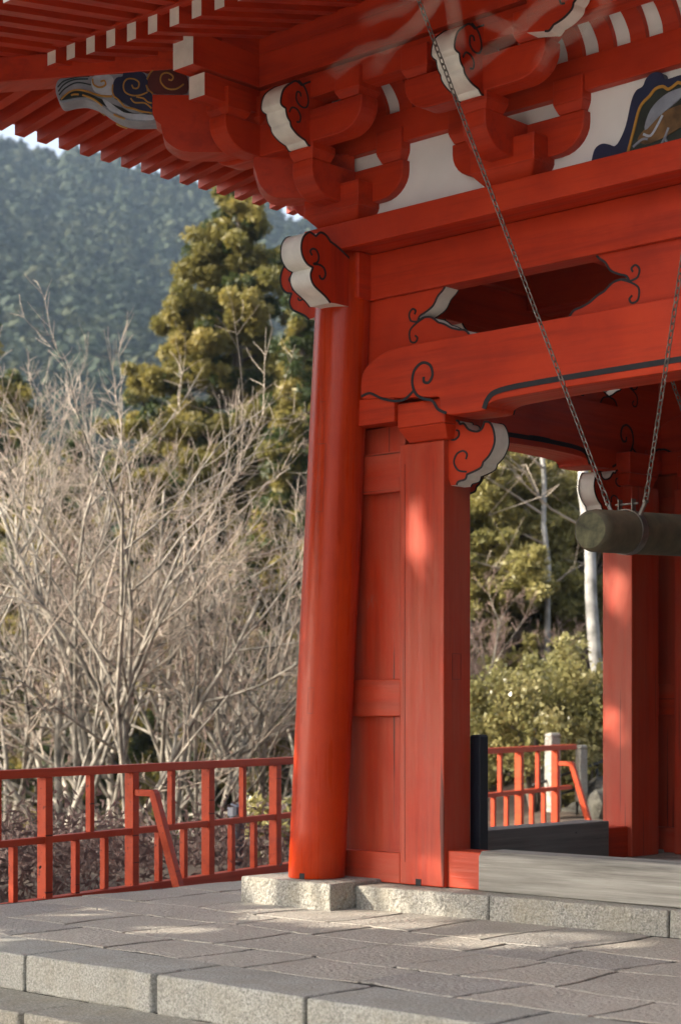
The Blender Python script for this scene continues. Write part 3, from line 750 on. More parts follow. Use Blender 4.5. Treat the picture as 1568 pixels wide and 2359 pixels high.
def band(n0):
    m = MB(tl)
    c = logp(n0); K = 40; vs = []; fs = []
    for r_, dn in ((.123, -.027), (.1285, -.027), (.1285, .027), (.123, .027)):
        for q in range(K):
            t = 2 * math.pi * q / K; vs.append((c[0] + r_ * math.cos(t), c[1] + dn, c[2] + r_ * math.sin(t)))
    for i in range(4):
        for q in range(K): fs.append((i * K + q, i * K + (q + 1) % K, ((i + 1) % 4) * K + (q + 1) % K, ((i + 1) % 4) * K + q))
    m.add(vs, fs)
    for dx in (-.045, .045):       # clamp ears and their bolt
        m.box(c[0] + dx - .003, c[0] + dx + .003, n0 - .02, n0 + .02, c[2] + .112, c[2] + .185)
    m.tube([(c[0] - .075, n0, c[2] + .158), (c[0] + .075, n0, c[2] + .158)], .006, 8)
    for sg in (-1, 1):             # hook plates for the chains
        a = Vector((c[0] + sg * .085, n0, c[2] + .088)); b = Vector((c[0] + sg * .125, n0, c[2] + .165))
        m.tube([a, b], .012, 8); m.tube([b + Vector((0, -.02, 0)), b + Vector((0, .02, 0))], .009, 8)
    return m.build('iron_band', IRON, LG)
band(-.2); band(1.0)
def chain(name, a, b, label):
    a = Vector(a); b = Vector(b); d = (b - a); L_ = d.length; d.normalize()
    s1 = d.cross(Vector((0.2, 1, 0.1))).normalized(); s2 = d.cross(s1)
    pitch = .0375; n = int(L_ / pitch); pitch = L_ / n
    base = FRAME @ a
    m = MB(lambda x, y, z: tuple(Vector((x, y, z)) - a))
    for i in range(n):
        c = a + d * (pitch * (i + .5)); sd = s1 if i % 2 else s2
        hl, hw, wr = .0225, .0125, .0042
        if i < 2: hl, hw, wr = .03, .016, .005
        pts = []
        for k in range(12):
            t = 2 * math.pi * k / 12
            ct, st_ = math.cos(t), math.sin(t)
            lx = (hl - hw) * (1 if ct > 0 else -1) + hw * ct if abs(ct) > 1e-6 else 0
            pts.append(c + d * lx + sd * (hw * st_))
        m.tube(pts, wr, 6, 0, closed=True)
    o = m.build(name, IRON, None, shade=True)
    o.matrix_world = FRAME @ Matrix.Translation(a)
    return tag(o, label, 'chain', 'steel chains carrying the striking log')
chain('steel_chain', (2.475, -.2, 2.46), (1.574, -.972, 5.645), 'long steel chain slanting from the upper eaves down to the left of the log end')
chain('steel_chain', (2.725, -.2, 2.46), (3.80, -.93, 5.655), 'steel chain rising to the right edge from the hook on top of the log band')
chain('steel_chain', (2.475, 1.0, 2.50), (1.75, .98, 4.352), 'inner steel chain rising left from the far end of the log, inside the pavilion')
chain('steel_chain', (2.725, 1.0, 2.50), (3.65, .98, 4.752), 'inner steel chain rising right from the far end of the log, inside the pavilion')

def sill(name, side, L, s0, s1, n0, n1, z0, z1, mat, label, cat, seed):
    F = fmap(side); a = Vector(F(s0, n0, z0)); rnd = random.Random(seed)
    m = MB(lambda s, n, z: tuple(Vector(F(s, n, z)) - a))
    N = 14; vs = []; fs = []
    for i in range(N + 1):
        s = s0 + (s1 - s0) * i / N; j = lambda k=.005: rnd.uniform(-k, k)
        vs += [(s, n0 + j(.003), z0), (s, n0 + j(), z1 - .03 + j()), (s, n0 + .03 + j(), z1 + j(.003)), (s, n1, z1), (s, n1, z0)]
    for i in range(N):
        o = 5 * i; fs += [(o + k, o + 5 + k, o + 5 + (k + 1) % 5, o + (k + 1) % 5) for k in range(5)]
    fs += [(0, 1, 2, 3, 4), tuple(5 * N + k for k in (4, 3, 2, 1, 0))]
    m.add(vs, fs); o = m.build(name, mat, None, bevel=.006)
    o.matrix_world = FRAME @ Matrix.Translation(a)
    return tag(o, label, cat)
sill('threshold_beam', 'f', LU, 1.218, LU - 1.218, .2, .455, .153, .40, GREYWOOD, 'weathered grey timber threshold lying on the front kerb stones', 'beam', 3)
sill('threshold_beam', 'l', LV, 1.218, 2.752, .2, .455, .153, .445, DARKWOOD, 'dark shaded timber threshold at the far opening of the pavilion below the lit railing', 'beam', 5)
# dark navy post just inside the corner
NP = FRAME @ Matrix.Translation(Vector((.885, .53, .15)))
m = MB(); m.box(0, .085, 0, .085, 0, .97); m.frustum(.0425, .0425, .0425, .97, .035, .98)
o = m.build('square_bollard', DKNAVY, None, bevel=.004); o.matrix_world = NP
tag(o, 'dark navy square post standing behind the near pillar post', 'post')

# ------------------------------------------------------------------ floor, paving, steps, ground
m = MB(); m.box(.5, LU - .5, .5, LV - .5, -.06, .146)
o = m.build('floor', CONC, None); o.matrix_world = FRAME; kind(o, 'structure')
rp = random.Random(11)
m = MB()
def wob(x, y, k):
    return (x + k * (math.sin(2.9 * x + 5.1 * y + 1.0) + .6 * math.sin(7.3 * x - 4.7 * y)), y + k * (math.sin(3.7 * x - 4.3 * y + .6) + .6 * math.sin(8.1 * x + 3.9 * y + 2)))
def slab(x0, x1, y0, y1, z=0.0, h=.14, g=.0085, jit=.0):
    zz = z + rp.uniform(-.002, .002); out = []
    g4 = [g * rp.uniform(.35, 1.5) for _ in range(4)]
    p = [(x0 + g4[3], y0 + g4[0]), (x1 - g4[1], y0 + g4[0]), (x1 - g4[1], y1 - g4[2]), (x0 + g4[3], y1 - g4[2])]
    for i in range(4):
        a = np.array(p[i]); b = np.array(p[(i + 1) % 4]); d = (b - a); L_ = np.linalg.norm(d); d = d / L_; nn = np.array((-d[1], d[0])); n = 9
        for k in range(n):
            q = a + (b - a) * (k / n) + nn * (max(0, rp.gauss(.0, .004)) if k else .004)
            if rp.random() < .05: q = q + nn * rp.uniform(.008, .022)
            out.append(wob(q[0], q[1], jit))
    k = len(out); tl_ = rp.uniform(-.002, .002), rp.uniform(-.002, .002)
    cx, cy = (x0 + x1) / 2, (y0 + y1) / 2
    vs = [(x, y, z - h) for x, y in out] + [(x, y, zz + tl_[0] * (x - cx) + tl_[1] * (y - cy)) for x, y in out]
    m.add(vs, [tuple(range(k))[::-1], tuple(range(k, 2 * k))] + [(i, (i + 1) % k, k + (i + 1) % k, k + i) for i in range(k)], rp.choice((0, 0, 1, 2)))
def row(y0, y1, xs, **kw):
    for a, b in zip(xs[:-1], xs[1:]): slab(a, b, y0, y1, **kw)
def randxs(x0, x1, lo, hi, must=()):
    xs = [x0]; 
    while xs[-1] < x1 - lo: xs.append(min(x1, xs[-1] + rp.uniform(lo, hi)))
    xs[-1] = x1; return xs
row(-2.42, -1.90, [-1.5, -.95, -.1, .72, 1.33, 1.80, 2.55, 3.2, 3.9, 4.7, 5.5, 6.3, 7.2], jit=.022)
row(-1.90, -1.22, [-1.52, -.9, -.3, .30, 1.0, 1.75, 2.35, 2.78, 3.3, 4.1, 4.9, 5.8, 6.6, 7.2], jit=.022)
row(-1.22, -.74, [-1.5, -.8, -.15, .45, 1.15, 1.75, 2.2, 2.72, 3.25, 4.0, 4.7, 5.6, 6.4, 7.2], jit=.022)
row(-.74, .07, [-1.52, -1.0, -.42, .2, .8, 1.42, 2.0, 2.6, 3.4, 4.2, 5.0, 5.8, 6.5, 7.2], jit=.022)
yy = .07
while yy < 5.6:
    y2 = yy + rp.uniform(.5, .68); row(yy, y2, jit=.022, xs=[-1.52, -1.05 + rp.uniform(-.12, .12), -.5 + rp.uniform(-.1, .1), .02]); row(yy, y2, randxs(LU - .1, 7.2, .45, .8)); yy = y2
pav = m.build('stone_paving', [PAVE, PAVE2, PAVE3], None, bevel=.003, seg=1); pav.matrix_world = FRAME; kind(pav, 'structure')
m = MB()
xs = [-1.5 + .10, -.39, .635, 1.665, 2.685, 3.72, 4.75, 5.8, 6.9, 7.2]
row(-2.9, -2.42, [-2.2] + xs, h=.195, g=.006, jit=.0)
row(-3.32, -2.87, [-2.6, -1.9, -.8, .12, 1.16, 2.2, 3.2, 4.3, 5.4, 6.5, 7.3], z=-.192, h=.195, g=.006, jit=.0)
row(-3.78, -3.29, [-2.8, -1.5, -.5, .6, 1.6, 2.7, 3.7, 4.8, 5.9, 7.0], z=-.385, h=.2, g=.006, jit=.0)
o = m.build('stone_steps', [STEP, STEP, STEP2], None, bevel=.012, seg=2); o.matrix_world = FRAME; kind(o, 'structure')
m = MB(); m.box(-1.56, 7.2, -2.86, 5.6, -.6, -.0065); o = m.build('paving_bed', SOIL, None); o.matrix_world = FRAME; kind(o, 'structure')

def sg_(v): return 1 / (1 + math.exp(max(-40, min(40, -v))))
def hills(x, y):
    z = -.16 - 2.6 * sg_((y - 21.5) * .9) * sg_(-(x - .4) * 1.6)        # falls away to the left behind the rail
    z += 1.9 * sg_((y - 27) * .5) * sg_((x - 1.6) * 1.4)                # bank on the right
    if y > 30: z += .12 * (y - 30) * min(1, (y - 30) / 40.0)
    return z
RIDGE = lambda u: 1633 - (284 + (.2763 * max(u, -40)) + 7 * math.sin(u * .021) + 4 * math.sin(u * .057 + 1))      # skyline height over the horizon, picture slope
def mount(x, y):
    u = 784 + x / y * 4168
    el = RIDGE(min(max(u, -700), 2200)) / 4168
    if u > 900: el = max(.12, el)
    Y0, Y1 = 70.0, 560.0
    t = min(1.25, max(0.0, (y - Y0) / (Y1 - Y0)))
    k = t ** .62 if t <= 1 else 1 - (t - 1) * 1.6
    return k * el * y - 8 + math.sin(x * .05 + y * .03) * 2.0
def zground(x, y):
    z = hills(x, min(y, 110))
    if y > 70:
        f = min(1, (y - 70) / 50); f = f * f * (3 - 2 * f)
        z = z * (1 - f) + max(z, mount(x, y)) * f
    return z
def ground_mesh():
    ys = np.concatenate([np.linspace(-20, 14, 18), np.linspace(14.5, 40, 52), np.linspace(42, 120, 40), np.linspace(126, 720, 70), [1200, 3000]])
    us = np.concatenate([np.linspace(-60, -12, 10), np.linspace(-11, 11, 60), np.linspace(12, 60, 10)])
    vs = []; fs = []
    for y in ys:
        sc = max(1.0, y / 22.0)
        for u in us:
            x = u * sc
            if y < 14.2: z = -.40 if y < 6 else -.40 + .18 * min(1, (y - 6) / 6)
            elif y > 800: z = -30
            else: z = zground(x, y) + .04 * math.sin(3.1 * x) * math.sin(2.3 * y)
            # keep the terrain below the paving
            q = FRAME.inverted() @ Vector((x, y, 0))
            if -2.6 < q.x < 8 and -4 < q.y < 6.2: z = min(z, -.42) if q.y < -2.6 else min(z, -.20)
            vs.append((x, y, z))
    n = len(us)
    for i in range(len(ys) - 1):
        for j in range(n - 1): fs.append((i * n + j, i * n + j + 1, (i + 1) * n + j + 1, (i + 1) * n + j))
    m = MB(); m.add(vs, fs); return kind(m.build('ground', GROUND, None, shade=True), 'structure')
ground_mesh()
m = MB(); m.box(-17, 13, -18, 5.6, -.48, -.3925)  # unseen pale ground added to bounce sunlight up onto the front and eaves
BOUNCE_PALE = plain('pale_bounce_ground', (0.42, 0.40, 0.36), 0.95, 0.3, 60, 0.8, 70, 0, .02)
kind(m.build('added_bounce_ground', BOUNCE_PALE, None), 'structure')

# ------------------------------------------------------------------ railing
RD_ = Vector((.486, .874, 0)); RA = Vector((-.461, 16.02, 0)); RP = Vector((.874, -.486, 0))
T0 = -5.6; T1 = 6.75
RM = Matrix.Translation(RA) @ Matrix.Rotation(math.atan2(RD_.y, RD_.x), 4, 'Z')
rail = thing('railing', 'vermilion wooden railing with two tiers of balusters along the edge of the terrace', 'railing', matrix=RM)
ZT, ZM, ZB = .872, .382, -.06
def rb(name, *b): 
    m = MB(); m.box(*b); return m.build(name, RR, rail, bevel=.004)
rb('top_rail', T0, T1, -.045, .045, ZT - .062, ZT)
rb('middle_rail', T0, T1 - .12, -.032, .032, ZM - .048, ZM)
rb('bottom_rail', T0, T1 - .55, -.045, .045, ZB - .085, ZB)
PS = 1.0665; p0 = 6.175
for k in range(11):
    t = p0 - PS * k
    if t < T0: break
    for z0, z1 in ((ZB + .001, ZM - .051), (ZM + .001, ZT - .063)): pass
    m = MB(); m.box(t - .04, t + .04, -.04, .04, ZB - .2, ZT - .063); m.build('post', RR, rail, bevel=.004)
    t1 = t - PS
    if t1 < T0: break
    m = MB(); m.box((t + t1) / 2 - .025, (t + t1) / 2 + .025, -.023, .023, ZM + .001, ZT - .063); m.build('baluster', RR, rail, bevel=.003)
    for q in (1 / 3, 2 / 3):
        c = t + (t1 - t) * q
        m = MB(); m.box(c - .025, c + .025, -.023, .023, ZB + .001, ZM - .051); m.build('baluster', RR, rail, bevel=.003)
for t in (p0, p0 - 8 * PS):
    m = MB(lambda s, n, z: (s, -n, z))
    m.prism([(.05, .63), (.05, .68), (.215, .68), (.235, .66), (.50, -.16), (.43, -.16), (.185, .63)], lambda a, b, q: (q, a, b), t - .033, t + .033)
    m.build('brace', RR, rail, bevel=.004)

# ------------------------------------------------------------------ plants
def arrays_mesh(name, V, Fq, mats, mi=None, parent=None, smoothf=False):
    me = bpy.data.meshes.new(name); n = len(V); f = len(Fq); k = Fq.shape[1]
    me.vertices.add(n); me.vertices.foreach_set('co', np.asarray(V, np.float32).ravel())
    me.loops.add(f * k); me.loops.foreach_set('vertex_index', Fq.astype(np.int32).ravel())
    me.polygons.add(f); me.polygons.foreach_set('loop_start', np.arange(0, f * k, k, dtype=np.int32))
    me.polygons.foreach_set('loop_total', np.full(f, k, np.int32))
    for x in (mats if isinstance(mats, (list, tuple)) else [mats]): me.materials.append(x)
    if mi is not None: me.polygons.foreach_set('material_index', np.asarray(mi, np.int32))
    me.update(calc_edges=True); me.validate()
    if smoothf: me.shade_smooth()
    o = bpy.data.objects.new(name, me); COL.objects.link(o)
    if parent: o.parent = parent
    return o
def leaves(rng, centers, size, upbias=0.0, aspect=1.6):
    n = len(centers)
    d = rng.normal(size=(n, 3)); d[:, 2] += upbias; d /= np.linalg.norm(d, axis=1)[:, None]
    r = rng.normal(size=(n, 3)); a = np.cross(d, r); a /= np.linalg.norm(a, axis=1)[:, None] + 1e-9; b = np.cross(d, a)
    s = (size * rng.uniform(.6, 1.3, n))[:, None]
    A = a * s * aspect * .5; B = b * s * .5
    V = np.stack([centers - A, centers + B * .9 - A * .1, centers + A, centers - B * .9 - A * .1], 1).reshape(-1, 3)
    F = np.arange(4 * n).reshape(n, 4)
    return V, F
class Tubes:
    def __init__(s): s.v = []; s.f = []; s.n = 0
    def add(s, P, r0, r1, k):
        P = np.asarray(P); n = len(P)
        d = np.gradient(P, axis=0); d /= np.linalg.norm(d, axis=1)[:, None] + 1e-9
        ref = np.array((.3, .2, .93)); a = np.cross(d, ref); a /= np.linalg.norm(a, axis=1)[:, None] + 1e-9; b = np.cross(d, a)
        rr = np.linspace(r0, r1, n)
        t = np.arange(k) * 2 * np.pi / k
        V = P[:, None] + rr[:, None, None] * (a[:, None] * np.cos(t)[None, :, None] + b[:, None] * np.sin(t)[None, :, None])
        s.v.append(V.reshape(-1, 3))
        i = np.arange(n - 1)[:, None] * k; q = np.arange(k)[None]; q1 = (q + 1) % k
        s.f.append((s.n + np.stack([i + q, i + q1, i + k + q1, i + k + q], -1)).reshape(-1, 4)); s.n += n * k
    def mesh(s, name, mat, parent): return arrays_mesh(name, np.concatenate(s.v), np.concatenate(s.f), mat, None, parent, True)

def bare_tree_meshes(seed, stems, height, spread, dens=1.0, r0=.065, twist=.12):
    rng = np.random.default_rng(seed); tr = Tubes(); tw = Tubes()
    def grow(p, d, L, r, lev):
        n = (9, 7, 5, 4)[lev]; P = [p]; dd = d.copy()
        wob = (.12, .14, .14, .13)[lev]; upb = (.06, .05, .035, .01)[lev]
        for i in range(n - 1):
            dd = dd + rng.normal(size=3) * wob + np.array((0, 0, upb)); dd /= np.linalg.norm(dd)
            P.append(P[-1] + dd * L / (n - 1))
        P = np.array(P); rend = max(.0022, r * (.35, .3, .35, .5)[lev])
        (tr if lev < 2 else tw).add(P, r, rend, (7, 5, 3, 3)[lev])
        if lev == 3: return
        nc = int(round((8.5, 7.5, 6.2)[lev] * dens * rng.uniform(.8, 1.25)))
        for c in range(nc):
            t = rng.uniform((.40, .20, .15)[lev], 1.0); i = min(n - 2, int(t * (n - 1))); f = t * (n - 1) - i
            q = P[i] * (1 - f) + P[i + 1] * f; ax = P[i + 1] - P[i]; ax /= np.linalg.norm(ax)
            s = rng.normal(size=3); s -= ax * s.dot(ax); s /= np.linalg.norm(s)
            ang = rng.uniform(.45, 1.05); nd_ = ax * math.cos(ang) + s * math.sin(ang); nd_[2] += .12; nd_ /= np.linalg.norm(nd_)
            grow(q, nd_, L * (.5, .5, .5)[lev] * rng.uniform(.6, 1.2) * (1.15 - .5 * t), max(.0034, (r + (rend - r) * t) * .68), lev + 1)
    for k in range(stems):
        az = 2 * math.pi * (k + rng.uniform(-.3, .3)) / stems; tilt = spread * rng.uniform(.45, 1.1)
        d = np.array((math.cos(az) * math.sin(tilt), math.sin(az) * math.sin(tilt), math.cos(tilt)))
        b = np.array((math.cos(az), math.sin(az), 0)) * .10
        grow(b, d, height * rng.uniform(.75, 1.05), r0 * rng.uniform(.7, 1.15), 0)
    tr.add(np.array([(0, 0, -.9), (0, 0, -.2), (0.02, 0, .35)]), r0 * 2.3, r0 * 1.5, 10)
    return tr, tw
def bare_tree(seed, pos, label, stems=7, height=5.5, spread=.55, dens=1.0, r0=.06, tm=None, bm_=None, group='bare trees beyond the railing'):
    t = thing('bare_tree', label, 'tree', loc=pos, group=group)
    a, b = bare_tree_meshes(seed, stems, height, spread, dens, r0)
    o1 = a.mesh('trunk', bm_ or BARKT, t); o2 = b.mesh('crown', tm or TWIG, t); return t
BARKT = plain('maple_bark', (0.235, 0.21, 0.17), 0.8, 0.9, 5.0, 0.3, 18, 0, .01)
def gz(x, y): return zground(x, y)
def place(px, Y): x = (px - 784) / 4168 * Y; return (x, Y, gz(x, Y))
bare_tree(21, place(300, 24.0), 'tallest many-stemmed bare maple rising behind the railing brace', 9, 7.0, .60, .80, .066)
bare_tree(22, place(110, 23.4), 'pale bare tree forking low behind the leftmost railing posts', 8, 7.4, .50, .80, .062)
bare_tree(23, place(540, 25.2), 'bare tree leaning outwards close to the left of the round pillar', 8, 6.1, .60, .80, .052)
bare_tree(24, place(-60, 25.0), 'bare tree at the left edge with branches reaching into view', 8, 7.6, .55, .78, .055)
bare_tree(25, place(430, 28.0), 'slender bare tree behind the many-stemmed maple, seen between its twigs', 7, 6.8, .55, .68, .06, TWIG2)
bare_tree(26, place(670, 28.5), 'bare tree half hidden by the round pillar with reddish brown twigs', 7, 6.2, .60, .68, .06, TWIG2)
bare_tree(27, place(200, 30.5), 'bare tree further down the slope between the two left forks', 7, 8.2, .5, .68, .06, TWIG2)
bare_tree(28, place(1135, 27.0), 'pinkish bare shrub-like tree in the gap beside the square post', 8, 2.3, .7, 1.0, .025, TWIG2)
bare_tree(29, place(1325, 33.0), 'bare tree with pale tangled branches under the hanging log', 6, 6.2, .45, .7, .05)

def conifer(seed, pos, H, Rr, label, cat='tree', dens=1.0, mats=None, leaf=.11, group='evergreen conifers', lowest=.05, sparse=.75, full=.42, pale=.72):
    rng = np.random.default_rng(seed)
    t = thing('conifer', label, cat, loc=pos, group=group)
    tr = Tubes(); z = np.linspace(-.8, H * .97, 9)
    P = np.stack([rng.normal(0, .05, 9), rng.normal(0, .05, 9), z], 1); tr.add(P, .02 * H + .06, .03, 8)
    cs = []; ids = []
    nb = int(82 * dens * max(1, H / 9))
    for b in range(nb):
        f = lowest + (1 - lowest) * ((b + rng.uniform(0, 1)) / nb); az = rng.uniform(0, 2 * math.pi)
        L = Rr * min(1.0, (1 - f) / full) ** .8 * rng.uniform(.45, 1.12) + .10
        d = np.array((math.cos(az), math.sin(az), rng.uniform(-.12, .35)))
        base = np.array((0, 0, f * H)); tip = base + d * L
        mid = (base + tip) / 2 + np.array((0, 0, .05 * L)); tr.add(np.array([base, mid, tip]), .035, .012, 4)
        nc = max(2, int(L / .28 * 2.2))
        for c in range(nc):
            if rng.uniform() > sparse + .2: continue
            u = rng.uniform(.3, 1.08)
            cc = base + d * L * u + rng.normal(size=3) * np.array((.16, .16, .12)) * (.6 + L * .25)
            rad = rng.uniform(.12, .26) * (1 + .06 * Rr); k = int(105 * dens)
            q = rng.normal(size=(k, 3)); q /= np.linalg.norm(q, axis=1)[:, None]; q *= (rng.uniform(0, 1, k) ** .5)[:, None] * rad
            q[:, 2] *= .75
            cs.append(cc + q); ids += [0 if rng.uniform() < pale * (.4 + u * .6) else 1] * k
    cs = np.concatenate(cs); V, F = leaves(rng, cs, leaf * .48, .4, 3.0)
    tr.mesh('trunk', BARKC, t)
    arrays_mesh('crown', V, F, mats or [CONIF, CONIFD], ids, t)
    return t
def cpos(px, Y, ztop, H): x = (px - 784) / 4168 * Y; return (x, Y, ztop - H)
ztop = lambda py, Y: EYE + (1633 - py) / 4168 * Y
def con(seed, px, py, Y, Rr, label, **kw):
    x = (px - 784) / 4168 * Y; zb = gz(x, Y); zt = ztop(py, Y)
    return conifer(seed, (x, Y, zb), zt - zb, Rr, label, **kw)
con(31, 545, 430, 41, 2.75, 'tall golden green conifer rising between the mountain and the round pillar', dens=1.6, leaf=.12, pale=.95)
con(32, 700, 690, 36, 1.1, 'smaller yellow-green conifer just left of the round pillar', dens=1.2)
con(33, -45, 600, 38, .9, 'thin conifer cut by the left edge of the view', dens=1.0)
con(34, 1150, 900, 30, 1.6, 'yellow-green conifer seen under the carved post nose', dens=1.3, pale=1.1, mats=[CONIFL, CONIF])
con(35, 1260, 800, 36, 2.0, 'yellowish conifer behind the pale pole trunk in the right gap', dens=1.4, pale=1.0, mats=[CONIFL, CONIFD])
con(36, 1400, 800, 38, 1.7, 'conifer behind the hanging log seen through the upper opening', dens=1.3)
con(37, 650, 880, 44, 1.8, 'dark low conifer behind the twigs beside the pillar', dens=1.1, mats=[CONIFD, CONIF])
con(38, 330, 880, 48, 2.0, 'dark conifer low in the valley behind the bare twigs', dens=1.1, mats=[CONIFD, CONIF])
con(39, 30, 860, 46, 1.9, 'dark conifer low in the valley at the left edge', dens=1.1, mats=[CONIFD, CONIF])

con(68, 1640, 900, 33, 1.8, 'olive green conifer on the bank behind the right half of the pavilion', dens=1.0)
con(69, 1900, 820, 36, 2.1, 'broad conifer on the bank right of the others', dens=1.0)
con(70, 2200, 860, 33, 1.9, 'rightmost conifer on the bank', dens=1.0, mats=[CONIFD, CONIF])
con(65, 1110, 1020, 28.5, 1.1, 'slim pale green conifer close behind the square post', dens=1.1, leaf=.10, pale=1.2, mats=[CONIFL, CONIF])
con(66, 1210, 1120, 29.5, 1.0, 'low yellow-green conifer just behind the glossy shrub', dens=1.1, leaf=.10, pale=1.2, mats=[CONIFL, CONIF])
con(67, 1345, 1080, 31, 1.2, 'pale green conifer behind the leaning whitish trunk', dens=1.1, leaf=.10, pale=1.2, mats=[CONIFL, CONIF])
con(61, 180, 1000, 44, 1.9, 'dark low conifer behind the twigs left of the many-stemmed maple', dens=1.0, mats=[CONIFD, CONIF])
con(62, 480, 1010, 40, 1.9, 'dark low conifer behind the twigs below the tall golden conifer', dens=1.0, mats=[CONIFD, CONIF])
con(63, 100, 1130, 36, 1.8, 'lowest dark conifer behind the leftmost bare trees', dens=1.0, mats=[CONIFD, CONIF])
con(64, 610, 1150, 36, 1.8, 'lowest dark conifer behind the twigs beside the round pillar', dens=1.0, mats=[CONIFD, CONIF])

def shrub(seed, pos, r, h, label, mat, n=60, leaf=.09, k=90, trunk=True, group=None, name='shrub', cat='shrub', z0=.35):
    rng = np.random.default_rng(seed); t = thing(name, label, cat, loc=pos, group=group)
    if trunk:
        tr = Tubes()
        for i in range(6):
            az = rng.uniform(0, 6.28); e = np.array((math.cos(az) * r * .55, math.sin(az) * r * .55, h * .75))
            tr.add(np.array([(0.05 * math.cos(az), .05 * math.sin(az), -.4), e * .3 + rng.normal(size=3) * .05, e * .65 + rng.normal(size=3) * .06, e]), .045, .014, 6)
        tr.mesh('trunk', BARK, t)
    cs = []
    for i in range(n):
        a = rng.uniform(0, 6.28); q = math.sqrt(rng.uniform(.05, 1)); zz = rng.uniform(z0, 1)
        c = np.array((math.cos(a) * r * q, math.sin(a) * r * q, h * (zz - .30 * q * q) * (1 + .16 * math.sin(3 * a + seed) + rng.uniform(-.10, .16))))
        p = rng.normal(size=(k, 3)); p /= np.linalg.norm(p, axis=1)[:, None]; p *= (rng.uniform(0, 1, k) ** .5)[:, None] * rng.uniform(.14, .3) * (r ** .5)
        cs.append(c + p)
    V, F = leaves(rng, np.concatenate(cs), leaf, .3); arrays_mesh('crown', V, F, mat, None, t); return t
x, Y = wp(1235, 0, 23.5)[0], 23.5
shrub(41, (x, Y, .34), 1.15, 1.5, 'rounded glossy-leaved evergreen shrub with yellow tips behind the lit railing', BROAD, 110, .05, 150, z0=.36)
shrub(42, (wp(1370, 0, 24.5)[0], 24.5, .5), .8, 1.5, 'yellowish leafy shrub partly hidden by the far square post', BROAD, 45, .10, 80)
shrub(43, (wp(650, 0, 19.0)[0], 19.0, -1.2), .5, 1.5, 'small glossy shrub behind the railing next to the plinth stone', BROAD, 30, .07, 70, z0=.2)
shrub(44, (wp(1190, 0, 26.0)[0], 26.0, .2), .8, 1.0, 'low leafy shrub behind the railing posts in the gap', BROAD, 35, .09, 70, z0=.1)
shrub(45, (wp(1350, 0, 23.6)[0], 23.6, -.05), .45, .75, 'little yellow-leaved bush by the boulder and handrail', BROAD, 22, .08, 60, z0=.1)
# dry scrub covering the slope behind the bare trees: nobody could count it
rng = np.random.default_rng(77)
cs = []
while len(cs) < 2200:
    Yy = rng.uniform(13.5, 62) if rng.uniform() < .75 else rng.uniform(13.5, 24); u = rng.uniform(-120, 1500) if rng.uniform() < .85 else rng.uniform(1500, 2700); xx = (u - 784) / 4168 * Yy
    if 820 < u and Yy < 28.5: continue
    if (Vector((xx, Yy, 0)) - RA).dot(RP) > -.55: continue
    cs.append(np.array((xx, Yy, gz(xx, Yy) + rng.uniform(.05, .9) * (min(1.4, Yy / 28) if Yy > 24 else .22))))
pts = []; ids = []; sz = []
for c in cs:
    k = 60 if c[1] < 24 else 34; f = .5 if c[1] < 24 else 1
    p = rng.normal(size=(k, 3)) * np.array((.42, .42, .30)) * (.75 if c[1] < 24 else 1); pts.append(c + p); ids += [0 if (c[1] < 24 or rng.uniform() < .72) else 1] * k
    sz += [.028 if c[1] < 24 else .10] * k
V, F = leaves(rng, np.concatenate(pts), np.array(sz), .2, 3.4)
kind(arrays_mesh('undergrowth', V, F, [SCRUB, CONIFD], ids), 'stuff')

# pale trunks in the right gap
def trunk_tree(name, label, p0, p1, r0, r1, mat, seed, cat='tree', twigs=10):
    rng = np.random.default_rng(seed); p0 = np.array(p0); p1 = np.array(p1)
    t = thing(name, label, cat, loc=tuple(p0))
    tr = Tubes(); d = p1 - p0
    P = np.array([d * f + rng.normal(size=3) * .03 * (0 < f < 1) for f in np.linspace(0, 1, 10)]); P[0] = (0, 0, 0)
    tr.add(P, r0, r1, 12); tr.mesh('trunk', mat, t)
    tw = Tubes()
    for i in range(twigs):
        f = rng.uniform(.35, 1); b = d * f; az = rng.uniform(0, 6.28); L = rng.uniform(.5, 1.5)
        e = b + np.array((math.cos(az) * L, math.sin(az) * L, L * rng.uniform(.2, .9)))
        tw.add(np.array([b, (b + e) / 2 + rng.normal(size=3) * .08, e]), .022, .006, 5)
        for j in range(5):
            g = b + (e - b) * rng.uniform(.3, 1); tw.add(np.array([g, g + rng.normal(size=3) * .2 + (0, 0, .12), g + rng.normal(size=3) * .38 + (0, 0, .3)]), .008, .003, 3)
    tw.mesh('crown', TWIG, t); return t
def wpz(px, py, Y): return wp(px, py, Y)
trunk_tree('pale_tree', 'leaning whitish tree trunk passing behind the end of the log', wp(1391, 1760, 24.6), wp(1318, 640, 25.6), .10, .05, BARKP, 51, twigs=8)
trunk_tree('bare_tree', 'straight thin grey trunk in the middle of the right gap', wp(1262, 1700, 28), wp(1247, 820, 28.5), .055, .03, BARKP, 52, twigs=12)
trunk_tree('bare_tree', 'thin bent pale trunk right of the straight grey trunk', wp(1300, 1700, 30), wp(1335, 900, 31), .05, .025, TWIG, 53, twigs=14)

